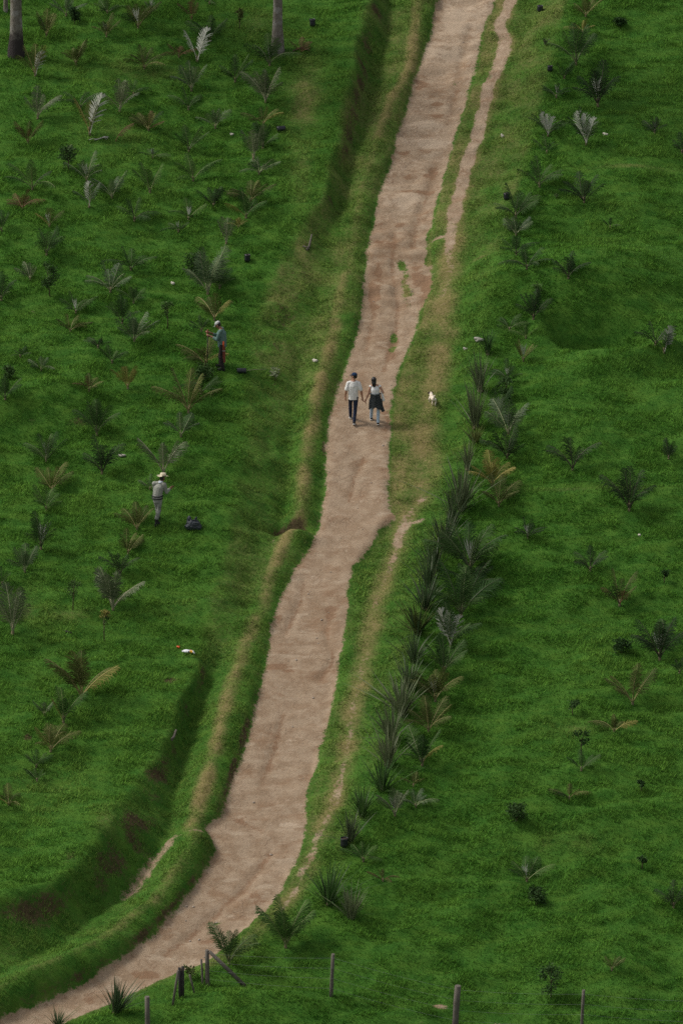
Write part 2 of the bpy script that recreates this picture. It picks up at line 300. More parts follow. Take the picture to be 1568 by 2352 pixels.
# ------------------------------------------------------------------ materials
class N:
    def __init__(s, name):
        s.m = bpy.data.materials.new(name); s.m.use_nodes = True
        s.t = s.m.node_tree; s.t.nodes.clear()
        s.out = s.add('ShaderNodeOutputMaterial')
    def add(s, typ, **kw):
        n = s.t.nodes.new(typ)
        for k, v in kw.items():
            if k.startswith('i_'): n.inputs[k[2:].replace('_', ' ')].default_value = v
            else: setattr(n, k, v)
        return n
    def lk(s, a, b): s.t.links.new(a, b)
    def noise(s, scale, detail=4, rough=.6, vec=None, sc=None):
        n = s.add('ShaderNodeTexNoise'); n.inputs['Scale'].default_value = scale
        n.inputs['Detail'].default_value = detail; n.inputs['Roughness'].default_value = rough
        if vec is None:
            vec = s.add('ShaderNodeTexCoord').outputs['Object']
        if sc:
            mp = s.add('ShaderNodeMapping'); mp.inputs['Scale'].default_value = sc; s.lk(vec, mp.inputs[0]); vec = mp.outputs[0]
        s.lk(vec, n.inputs['Vector']); return n.outputs['Fac']
    def math(s, op, a, b=None, c=None, clamp=False):
        n = s.add('ShaderNodeMath', operation=op, use_clamp=clamp)
        for i, v in enumerate((a, b, c)):
            if v is None: continue
            if isinstance(v, (int, float)): n.inputs[i].default_value = v
            else: s.lk(v, n.inputs[i])
        return n.outputs[0]
    def sstep(s, v, a, b):
        n = s.add('ShaderNodeMapRange', interpolation_type='SMOOTHSTEP')
        n.inputs['From Min'].default_value = a; n.inputs['From Max'].default_value = b
        s.lk(v, n.inputs['Value']); return n.outputs['Result']
    def mix(s, f, a, b, typ='MIX'):
        n = s.add('ShaderNodeMix', data_type='RGBA', blend_type=typ)
        for i, v in ((0, f), (6, a), (7, b)):
            if isinstance(v, (int, float)): n.inputs[i].default_value = v
            elif isinstance(v, (tuple, list)): n.inputs[i].default_value = (*v, 1) if len(v) == 3 else v
            else: s.lk(v, n.inputs[i])
        return n.outputs[2]
    def attr(s, name):
        return s.add('ShaderNodeAttribute', attribute_name=name).outputs['Fac']
    def bump(s, hgt, strength=.5, dist=.02, nrm=None):
        n = s.add('ShaderNodeBump'); n.inputs['Strength'].default_value = strength; n.inputs['Distance'].default_value = dist
        s.lk(hgt, n.inputs['Height'])
        if nrm is not None: s.lk(nrm, n.inputs['Normal'])
        return n.outputs['Normal']
    def pbsdf(s, col, rough=.8, nrm=None, spec=.3, **kw):
        b = s.add('ShaderNodeBsdfPrincipled')
        for k, v in (('Base Color', col), ('Roughness', rough), ('Specular IOR Level', spec)):
            if isinstance(v, (int, float)): b.inputs[k].default_value = v
            elif isinstance(v, (tuple, list)): b.inputs[k].default_value = (*v, 1)
            else: s.lk(v, b.inputs[k])
        if nrm is not None: s.lk(nrm, b.inputs['Normal'])
        return b.outputs[0]
    def done(s, sh): s.lk(sh, s.out.inputs[0]); return s.m

def leaf_mat(name, col, col2=None, rough=.6, trans=.25, spec=.25, island=True):
    n = N(name)
    rnd = n.add('ShaderNodeNewGeometry').outputs['Random Per Island'] if island else n.noise(3)
    orn = n.add('ShaderNodeObjectInfo').outputs['Random']
    c = n.mix(rnd, col, col2 or tuple(v*1.5 for v in col))
    hsv = n.add('ShaderNodeHueSaturation'); n.lk(c, hsv.inputs['Color'])
    n.lk(n.math('MULTIPLY_ADD', orn, .7, .65), hsv.inputs['Value'])
    n.lk(n.math('MULTIPLY_ADD', orn, -.03, .515), hsv.inputs['Hue'])
    c = hsv.outputs[0]
    p = n.pbsdf(c, rough, None, spec)
    tr = n.add('ShaderNodeBsdfTranslucent'); n.lk(c, tr.inputs[0])
    mx = n.add('ShaderNodeMixShader'); mx.inputs[0].default_value = trans
    n.lk(p, mx.inputs[1]); n.lk(tr.outputs[0], mx.inputs[2])
    return n.done(mx.outputs[0])

def rough_mat(name, c1, c2, scale=8, rough=.85, bump=.4, dist=.01, spec=.2, sc=None):
    n = N(name); f = n.noise(scale, 5, .65, sc=sc)
    return n.done(n.pbsdf(n.mix(n.sstep(f, .3, .7), c1, c2), rough, n.bump(f, bump, dist), spec))
# ------------------------------------------------------------------ ground materials
def ground_material():
    n = N('hillside_soil_and_turf')
    bare, dry, sc = n.attr('bare'), n.attr('dry'), n.attr('scarp')
    fine = n.noise(9, 5, .65); mid = n.noise(2.2, 5, .6); big = n.noise(.28, 3, .5)
    sub = n.noise(38, 4, .7)
    streak = n.noise(1.0, 4, .6, sc=(1.1, 3.0, 1.1))
    # turf seen between the blades
    g = n.mix(n.sstep(mid, .35, .68), (.032, .100, .012), (.062, .150, .020))
    g = n.mix(n.math('MULTIPLY', n.sstep(streak, .42, .7), .6), g, (.075, .150, .018))
    d = n.mix(n.sstep(fine, .35, .65), (.17, .145, .05), (.23, .185, .08))
    g = n.mix(n.sstep(n.math('ADD', dry, n.math('MULTIPLY_ADD', fine, .5, -.25)), .15, .9), g, d)
    e = n.mix(n.sstep(fine, .35, .7), (.050, .040, .018), (.095, .070, .036))
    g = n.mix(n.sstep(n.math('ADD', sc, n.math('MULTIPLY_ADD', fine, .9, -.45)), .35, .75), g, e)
    # the trodden soil
    p = n.mix(n.sstep(mid, .38, .62), (.278, .195, .126), (.355, .266, .182))
    p = n.mix(n.math('MULTIPLY', n.sstep(n.noise(.85, 5, .62, sc=(1, 1.6, 1)), .50, .68), .75), p, (.235, .146, .086))
    p = n.mix(n.math('MULTIPLY', n.sstep(streak, .54, .70), .7), p, (.42, .33, .235))
    p = n.mix(n.math('MULTIPLY', n.sstep(sub, .50, .72), .45), p, (.22, .14, .09))
    st = n.attr('stain'); sv = n.math('ADD', st, n.math('MULTIPLY', n.math('ADD', n.math('ADD', mid, fine), -1.0), 1.5))
    p = n.mix(n.math('MULTIPLY', n.sstep(sv, .15, .75), .8), p, (.215, .125, .072)); p = n.mix(n.math('MULTIPLY', n.sstep(sv, -.15, -.7), .7), p, (.46, .36, .26))
    pit = n.noise(3.4, 4, .7, sc=(1, 2.2, 1)); p = n.mix(n.math('MULTIPLY', n.sstep(pit, .60, .70), .55), p, (.17, .10, .062))
    vor = n.add('ShaderNodeTexVoronoi', feature='DISTANCE_TO_EDGE'); vor.inputs['Scale'].default_value = .9
    tc = n.add('ShaderNodeTexCoord').outputs['Object']
    wob = n.add('ShaderNodeVectorMath', operation='ADD'); n.lk(tc, wob.inputs[0])
    wn = n.add('ShaderNodeTexNoise'); wn.inputs['Scale'].default_value = 1.4; n.lk(tc, wn.inputs['Vector']); n.lk(wn.outputs['Color'], wob.inputs[1])
    n.lk(wob.outputs[0], vor.inputs['Vector'])
    crack = n.math('MULTIPLY', n.sstep(vor.outputs['Distance'], .03, .0), n.sstep(n.noise(.8, 2), .5, .62))
    p = n.mix(n.math('MULTIPLY', crack, .22), p, (.15, .09, .055))
    f = n.sstep(n.math('ADD', bare, n.math('ADD', n.math('MULTIPLY_ADD', fine, .7, -.35), n.math('MULTIPLY_ADD', mid, .4, -.2))), .40, .62)
    c = n.mix(f, g, p)
    hgt = n.math('ADD', n.math('MULTIPLY', fine, 1.0), n.math('MULTIPLY', sub, .45))
    hgt = n.math('SUBTRACT', hgt, n.math('MULTIPLY', crack, .35))
    return n.done(n.pbsdf(c, .95, n.bump(hgt, .55, .05), .1))
M_GROUND = ground_material()

def build_ground():
    # the fine sheet, then a coarse apron out to where the hill leaves any view
    out = np.array([0.6, 1.5, 3, 6, 12, 25, 50, 100, 220])
    ax = np.concatenate([X0-out[::-1], gx, gx[-1]+out]); ay = np.concatenate([Y0-out[::-1][3:], gy, gy[-1]+out])
    AX, AY = np.meshgrid(ax, ay)
    def ext(G): return sample(G, AX, AY)
    H = ext(GH)
    edge = np.maximum(np.maximum(X0-AX, AX-gx[-1]), np.maximum(Y0-AY, AY-gy[-1])); H = H*np.exp(-np.maximum(edge, 0)/20)
    v = np.stack([AX, AY, H+TS*AY], -1).reshape(-1, 3)
    nx, ny = len(ax), len(ay)
    idx = np.arange(nx*ny).reshape(ny, nx)
    quads = np.stack([idx[:-1, :-1], idx[:-1, 1:], idx[1:, 1:], idx[1:, :-1]], -1).reshape(-1, 4)
    cxm = v[quads].mean(1)
    pth = sample(GP, cxm[:, 0], cxm[:, 1]) > 0
    trl = (~pth) & (sample(GT, cxm[:, 0], cxm[:, 1]) < .3) & (cxm[:, 1] > pyat(2150))
    A = {k: ext(G).reshape(-1) for k, G in (('bare', GB), ('dry', GD), ('scarp', GS), ('stain', GSTN))}
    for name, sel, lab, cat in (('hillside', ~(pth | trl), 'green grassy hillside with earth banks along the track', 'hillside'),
                                ('dirt_path', pth, 'pale pinkish brown dirt track climbing the hillside', 'path'),
                                ('footpath', trl, 'narrow worn foot trail running along the right of the track', 'footpath')):
        q = quads[sel]; used = np.unique(q)
        remap = np.zeros(len(v), int); remap[used] = np.arange(len(used))
        me = mesh_np(name, v[used], remap[q].ravel(), 4, [M_GROUND], True)
        for k in A:
            at_ = me.attributes.new(k, 'FLOAT', 'POINT'); at_.data.foreach_set('value', A[k][used].astype(np.float32))
        tag(link(name, me), lab, cat, kind='structure')
build_ground()

# ------------------------------------------------------------------ grass: every blade a sliver of its own, in one sheet of stuff
def grass_material():
    n = N('grass_blade')
    tone, dry = n.attr('tone'), n.attr('dry')
    c = n.mix(tone, (.062, .205, .020), (.185, .385, .050))
    c = n.mix(dry, c, (.37, .35, .115))
    # a sward shades with the lie of the land: each blade's normal leans towards the turf's own
    gn = n.add('ShaderNodeAttribute', attribute_name='lie').outputs['Vector']
    own = n.add('ShaderNodeNewGeometry').outputs['Normal']
    mv = n.add('ShaderNodeMix', data_type='VECTOR'); mv.inputs[0].default_value = .72
    n.lk(own, mv.inputs[4]); n.lk(gn, mv.inputs[5])
    nz = n.add('ShaderNodeVectorMath', operation='NORMALIZE'); n.lk(mv.outputs[1], nz.inputs[0])
    p = n.pbsdf(c, .8, nz.outputs[0], .08)
    tr = n.add('ShaderNodeBsdfTranslucent'); n.lk(c, tr.inputs[0])
    mx = n.add('ShaderNodeMixShader'); mx.inputs[0].default_value = .2
    n.lk(p, mx.inputs[1]); n.lk(tr.outputs[0], mx.inputs[2])
    return n.done(mx.outputs[0])

def build_grass(n=2600000):
    x = RNG.uniform(X0+.2, X1-.2, n); y = RNG.uniform(Y0+.5, Y1-.5, n)
    near = (np.abs(x) < 13) | (RNG.random(n) < .6)          # thinner where only a view from the side looks
    x, y = x[near], y[near]; n = len(x)
    b = sample(GB, x, y); d = sample(GD, x, y); s = sample(GS, x, y)
    clump = fbm(x*1.6, y*3.0, 201, 3)
    keep = (b+RNG.uniform(-.32, .32, n) < .46) & (RNG.random(n) < 1-.82*s) & (RNG.random(n) < 1-.35*d) & (RNG.random(n) < .78+.9*clump)
    x, y, b, d, s, clump = (a[keep] for a in (x, y, b, d, s, clump)); n = len(x)
    z = sample(GH, x, y)+TS*y
    L = (.080+.13*np.clip(clump+.2, 0, 1))*(1-.55*d)*RNG.uniform(.55, 1.35, n)*(1-.45*np.clip(b*2, 0, 1))
    wd = RNG.uniform(.006, .012, n)*(1+.3*(L > .13))
    a = RNG.uniform(0, 2*np.pi, n); lean = RNG.uniform(.1, .95, n)
    # blades lean downhill and with the breeze
    dx = np.cos(a)*lean*.8+.12; dy = np.sin(a)*lean*.8-.30
    tip = np.stack([x+dx*L, y+dy*L, z+L*(1-.35*lean)], -1)
    px, py = -np.sin(a)*wd, np.cos(a)*wd
    # some blades face the valley so that they show broad
    v = np.empty((n, 3, 3), np.float32)
    v[:, 0] = np.stack([x-px, y-py, z-.012], -1); v[:, 1] = np.stack([x+px, y+py, z-.012], -1); v[:, 2] = tip
    me = mesh_np('grass', v.reshape(-1, 3), np.arange(3*n), 3, [grass_material()])
    hue = fbm(x*.35, y*.28, 211, 3); right = sstep(-2, 4, x)
    tone = np.clip(.34+.55*clump+.40*fbm(x*.8, y*3.3, 221, 3)+.45*hue-.10*right+RNG.normal(0, .08, n), 0, 1)
    dr = np.clip(d*.85+.10*np.clip(hue, 0, 1)+.25*s*RNG.random(n)+RNG.normal(0, .06, n)*(.3+d), 0, 1)
    for k, val in (('tone', tone), ('dry', dr)):
        at_ = me.attributes.new(k, 'FLOAT', 'FACE'); at_.data.foreach_set('value', val.astype(np.float32))
    gy_, gx_ = np.gradient(blur(GZ, 3), DY, DX)
    lie = np.stack([-sample(gx_, x, y)*1.25, -sample(gy_, x, y)*1.1, np.ones(n)], -1); lie /= np.linalg.norm(lie, axis=1, keepdims=True)
    at_ = me.attributes.new('lie', 'FLOAT_VECTOR', 'FACE'); at_.data.foreach_set('vector', lie.astype(np.float32).ravel())
    tag(link('grass', me), 'short green pasture grass covering the whole hillside', 'grass', kind='stuff')
build_grass()

def build_pebbles():
    m = rough_mat('pebble_stone', (.30, .24, .19), (.42, .36, .30), 20)
    mb = MB()
    for _ in range(520):
        px, py = random.uniform(300, 1150), random.uniform(0, 2300)
        p = plane_pt(px, py)
        if float(sample(GP, p[0], p[1])) < .08: continue
        r = random.choice([.012, .015, .02, .02, .03, .045])
        mb.ball((p[0], p[1], ground_z(p[0], p[1])+r*.1), (r*random.uniform(.8, 1.5), r, r*.6), 1, 0, Euler((0, 0, random.uniform(0, 3))).to_matrix())
    tag(mb.build('pebbles', m), 'small loose stones strewn over the dirt track', 'pebbles', kind='stuff')
build_pebbles()
# ------------------------------------------------------------------ leaf materials
TONES = {
 'd': ((.032, .072, .018), (.060, .112, .034)), 'm': ((.044, .100, .022), (.078, .145, .038)),
 'g': ((.058, .100, .038), (.098, .145, .062)), 'o': ((.070, .090, .022), (.110, .128, .040)),
 'y': ((.150, .150, .034), (.230, .210, .058)), 'p': ((.085, .115, .050), (.140, .165, .085)),
 'w': ((.48, .48, .40), (.64, .63, .54)), 'b': ((.085, .064, .028), (.140, .098, .044)),
 'k': ((.024, .050, .018), (.046, .078, .030)),
}
LEAF = {k: leaf_mat('leaf_'+n, *TONES[k], rough=.55 if k in 'gp' else .7, trans=.2, spec=.28 if k in 'gp' else .1) for k, n in
        zip('dmgoypwbk', ['dark', 'green', 'greyish', 'olive', 'yellow', 'pale', 'silver', 'brown', 'blackish'])}
M_RIB = {k: leaf_mat('rib_'+k, c, None, .5, .05) for k, c in
         dict(d=(.09, .115, .05), m=(.15, .18, .07), g=(.22, .24, .13), o=(.22, .20, .08), y=(.32, .27, .09), p=(.28, .28, .17), w=(.55, .53, .43), b=(.16, .08, .04), k=(.06, .06, .035)).items()}
M_STEM = rough_mat('palm_stem', (.13, .10, .055), (.26, .22, .13), 30)
M_BARK = rough_mat('trunk_bark', (.17, .155, .14), (.33, .31, .28), 7, .9, .6, .03, sc=(1, 1, .35))
M_TWIG = rough_mat('twig_bark', (.075, .055, .035), (.15, .11, .07), 30)

FR = {}
def frond_mesh(tone, var, style='n'):
    """a feather frond of unit length rising from the origin along +Z and arching over towards +X"""
    key = (tone, var, style)
    if key in FR: return FR[key]
    rs = random.Random(var*31+ord(tone)*7+len(style)*3+ord(style[0]))
    bend = [.10, .24, .42, .68, .16, .34][var % 6]
    if style == 'F': bend = .06
    side = rs.uniform(-.08, .08)
    def P(s): return Vector((bend*s*s, side*s*s, s-.28*bend*s*s-.10*bend*s**4))
    mb = MB()
    K = 9
    mb.tube([P(i/K) for i in range(K+1)], [.0145*(1-.8*i/K)+.0015 for i in range(K+1)], 4, 1, False)
    n = 29 if style == 'n' else 24
    for i in range(n):
        s = .22+.78*(i+.5)/n
        if rs.random() < .05: continue
        p = P(s); t = (P(min(s+.02, 1.02))-P(s-.02)).normalized()
        L = (.33*math.sin(math.pi*min(1, .18+.80*(i+.5)/n))**.7+.03)*rs.uniform(.85, 1.1)
        if style == 'F': L *= 1.0
        for sg in (-1, 1):
            if style == 'F' and sg < 0 and rs.random() < .45: continue
            fwd = .75+.7*i/n+rs.uniform(-.15, .15)
            nrm = t.cross(Vector((0, 1, 0))).normalized()
            d = (Vector((0, sg, 0))+t*fwd-nrm*(.30+rs.uniform(-.15, .25))).normalized()
            w = t*(.0135+.003*rs.random()) if style == 'n' else t*.022
            dr = rs.uniform(.05, .45) if style == 'n' else .1
            q = p+d*L*.5; e = p+d*L*.95-Vector((0, 0, L*dr))
            mb.face([p-w*.5, p+w*.5, q+w*.62, q-w*.62], 0); mb.face([q-w*.62, q+w*.62, e], 0)
    FR[key] = mb.mesh('frond', [LEAF[tone], M_RIB[tone]])
    return FR[key]

SP = {}
def spear_mesh(tone):
    """an unopened leaf: a narrow folded blade splitting at its tip"""
    if tone in SP: return SP[tone]
    mb = MB(); rs = random.Random(5)
    mb.tube([(0, 0, 0), (.01, 0, .5), (.0, 0, .62)], [.012, .016, .010], 5, 1)
    for i in range(9):
        a = (i-4)*.085+rs.uniform(-.02, .02); z0 = .30+.03*i*(i % 2)
        d = Vector((math.sin(a), rs.uniform(-.12, .12), math.cos(a))); L = rs.uniform(.5, .72)
        p = Vector((.02*(i-4)*.4, 0, z0)); w = Vector((.026, 0, 0))
        mb.face([p-w*.4, p+w*.4, p+d*L*.6+w*.5, p+d*L*.6-w*.5]); mb.face([p+d*L*.6-w*.5, p+d*L*.6+w*.5, p+d*L])
    SP[tone] = mb.mesh('spear_leaf', [LEAF[tone], M_RIB[tone]])
    return SP[tone]

STEMS = {}
def stem_mesh():
    if 's' not in STEMS:
        mb = MB()
        mb.tube([(0, 0, -.10), (0, 0, .1), (.01, 0, .45), (0, .01, 1)], [.30, .27, .20, .13], 8, 0, True, .12)
        STEMS['s'] = mb.mesh('stem', [M_STEM])
    return STEMS['s']

def turn(az, tilt, roll):
    """roll a frond about its own stalk, tip it over, then swing it round"""
    return (Matrix.Rotation(az, 3, 'Z') @ Matrix.Rotation(tilt, 3, 'Y') @ Matrix.Rotation(roll, 3, 'Z')).to_euler()

def young_palm(px, py, hp, wp, tone, n, opts, label, group):
    loc, mpp = at(px, py)
    H = hp*mpp/math.cos(PITCH)*1.10; Wd = max(.5*wp*mpp, .12)*1.18; n = n if 'S' in opts else int(n*(1.1 if group == GP_ROW else 1.05)+1.2)
    rs = random.Random(int(px*13+py*7))
    t = thing('young_palm', label, 'palm', loc, 0, group)
    sh = max(.09, .14*H)
    link('stem', stem_mesh(), t, (0, 0, 0), (rs.uniform(-.1, .1), rs.uniform(-.1, .1), rs.uniform(0, 6)), (.14*(.6+.4*H), .14*(.6+.4*H), sh*1.3))
    tmax = math.atan2(Wd, H*.72)
    az0 = rs.choice([0, math.pi])+rs.uniform(-.3, .3)
    for i in range(n):
        az = az0+2*math.pi*i/n*1.0+rs.uniform(-.35, .35)
        # fronds that rise to the sides give the V seen from the valley
        tilt = tmax*rs.uniform(.42, .95)*(1 if abs(math.cos(az)) > .45 else rs.uniform(.35, .85))
        if i == n-1 and n > 3: tilt *= .35
        var = rs.choice([0, 4]) if tilt < .35 else rs.choice([1, 2, 4, 5] if Wd < H*.75 else [1, 2, 3, 5])
        L = rs.uniform(.66, 1.08)*min(H*.97/max(math.cos(tilt), .3), math.hypot(H*.85, Wd))
        tn = tone
        if 'Y' in opts and i == 0: tn = 'y'
        if 'B' in opts and i in (0, 2): tn = 'b'
        if 'K' in opts and i == 1: tn = 'k'
        o = link('frond', frond_mesh(tn, var), t, (0.02*math.cos(az), .02*math.sin(az), sh*.45), turn(az, tilt, rs.uniform(-.75, .75)), (L*rs.uniform(.8, 1.05), L*rs.uniform(.85, 1.1), L))
        if tn != tone: o['label'] = {'y': 'yellowing frond', 'b': 'dead brown frond', 'k': 'blackish drooping frond'}[tn]
    if 's' in opts:
        link('spear_leaf', spear_mesh('w'), t, (0, -.02, sh*.5), (0, rs.uniform(-.15, .15), rs.uniform(-.4, .4)), .52*H+.1)['label'] = 'pale unopened spear leaf'
    if 'S' in opts:
        tl = -.12 if 'L' in opts else .22
        link('frond', frond_mesh('w', 0, 'F'), t, (.03, -.06, sh*.4), turn(0, tl, (-1.35 if 'D' in opts else 1.35)), H*(.72 if 'Y' in opts and tone == 'o' and hp < 80 else .9))['label'] = 'tall whitish silver frond'
    if 'F' in opts:
        for k, a in enumerate((-.34, -.02, .26)):
            link('frond', frond_mesh('w', k % 2, 'F'), t, (0, -.05, sh*.5), turn(0, a, 1.4+.2*k), H*(.86-.08*k))['label'] = 'open whitish silver frond'
    return t

SW = {}
def sword_mesh(tone, var):
    key = (tone, var)
    if key in SW: return SW[key]
    rs = random.Random(var*17+ord(tone)); mb = MB()
    for i in range(70):
        az = rs.uniform(0, 2*math.pi); tl = abs(rs.gauss(0, .30)); L = rs.uniform(.5, 1.02); b = rs.uniform(.02, .55)*(tl+.25)
        dr = Vector((math.cos(az), math.sin(az), 0)); sd = Vector((-math.sin(az), math.cos(az), 0))
        tw = rs.uniform(-.9, .9); sd = sd*math.cos(tw)+dr*math.sin(tw)
        base = dr*rs.uniform(0, .06); ws = rs.uniform(.008, .0165)
        pr = None
        for k in range(6):
            s = k/5; p = base+dr*(math.sin(tl)*s*L+b*s*s*L)+Vector((0, 0, math.cos(tl)*s*L-.35*b*s*s*L))
            w = sd*ws*(.55+.9*s if s < .45 else .96*(1-s)/.55*1.0+.02)
            if pr: mb.face([pr[0], pr[1], p+w, p-w], 0 if i % 4 else 1)
            pr = (p-w, p+w)
    SW[key] = mb.mesh('foliage', [LEAF[tone], LEAF['p' if tone in 'gp' else 'g']])
    return SW[key]

def sword_plant(px, py, hp, wp, tone, label, group):
    loc, mpp = at(px, py)
    H = hp*mpp/math.cos(PITCH)*1.42; rs = random.Random(int(px*3+py))
    t = thing('sword_leaf_plant', label, 'plant', loc, 0, group)
    sx = max(.85, min(1.6, wp/hp*1.5))
    link('foliage', sword_mesh(tone, rs.randrange(4)), t, (0, 0, -.02), (rs.uniform(-.06, .06), rs.uniform(-.1, .1), rs.uniform(0, 6.28)), (H*sx, H*sx, H))
    link('stem', stem_mesh(), t, (0, 0, 0), (0, 0, rs.uniform(0, 6)), (.22*H, .22*H, .14*H))
    return t

def bush(px, py, hp, wp, tone, label, group, slender=False, top=None):
    """a leafy sapling: a stem that forks into twigs, and leaves set round the twigs' ends in clumps"""
    loc, mpp = at(px, py)
    H = hp*mpp/math.cos(PITCH)*1.04; Wd = max(.10, .5*wp*mpp); rs = random.Random(int(px*5+py*11))
    t = thing('sapling' if slender else 'leafy_shrub', label, 'sapling' if slender else 'shrub', loc, 0, group)
    z0 = .42*H if slender else .12*H
    st, fo = MB(), MB()
    lean = rs.uniform(-.08, .08)
    st.tube([(0, 0, -.06), (lean*.3*H, 0, .4*H), (lean*H, .02, .9*H)], [.016+.007*H, .011+.004*H, .004], 6)
    ends = []
    for i in range(7 if slender else 13):
        a = rs.uniform(0, 6.28); zz = rs.uniform(z0, .86*H); prof = math.sqrt(max(.08, 1-((zz-(z0+H)/2)/((H-z0)/2)*.9)**2))
        e = Vector((math.cos(a)*Wd*.72*prof*rs.uniform(.5, 1), math.sin(a)*Wd*.72*prof*rs.uniform(.5, 1), zz+.1*H))
        st.tube([(lean*zz*.8, 0, zz*.72), tuple(e*.6+Vector((lean*zz, 0, zz*.3))), tuple(e)], [.008, .006, .003], 4); ends.append(e)
    ends.append(Vector((lean*H, 0, .92*H)))
    rcl = Wd*(.38 if slender else .46)
    for e in ends:
        for _ in range(30 if slender else 44):
            p = e+Vector((rs.gauss(0, .5), rs.gauss(0, .5), rs.gauss(0, .45)))*rcl
            if p.z > H*1.03 or p.z < .05: continue
            d = Vector((rs.gauss(0, 1), rs.gauss(0, 1), rs.gauss(0, .7))).normalized(); u = d.orthogonal().normalized()
            u = Matrix.Rotation(rs.uniform(0, 6), 3, d) @ u; s_ = rs.uniform(.025, .055)*(1 if slender else 1.1)
            mi = 1 if (top and p.z > .8*H) else 0
            fo.face([p-d*s_, p+u*s_*.48, p+d*s_*1.1, p-u*s_*.48], mi)
    st.build('stem', M_TWIG, t); fo.build('foliage', [LEAF[tone], LEAF[top or tone]], t)
    return t

CROP = {'A': (0, 0), 'B': (784, 0), 'C': (0, 588), 'D': (784, 588), 'E': (0, 1176), 'F': (784, 1176), 'G': (0, 1764), 'H': (784, 1764)}
GP_L, GP_R, GP_ROW = 'young palms planted over the left field', 'young palms planted over the right field', 'young palms in the inner row right of the track'
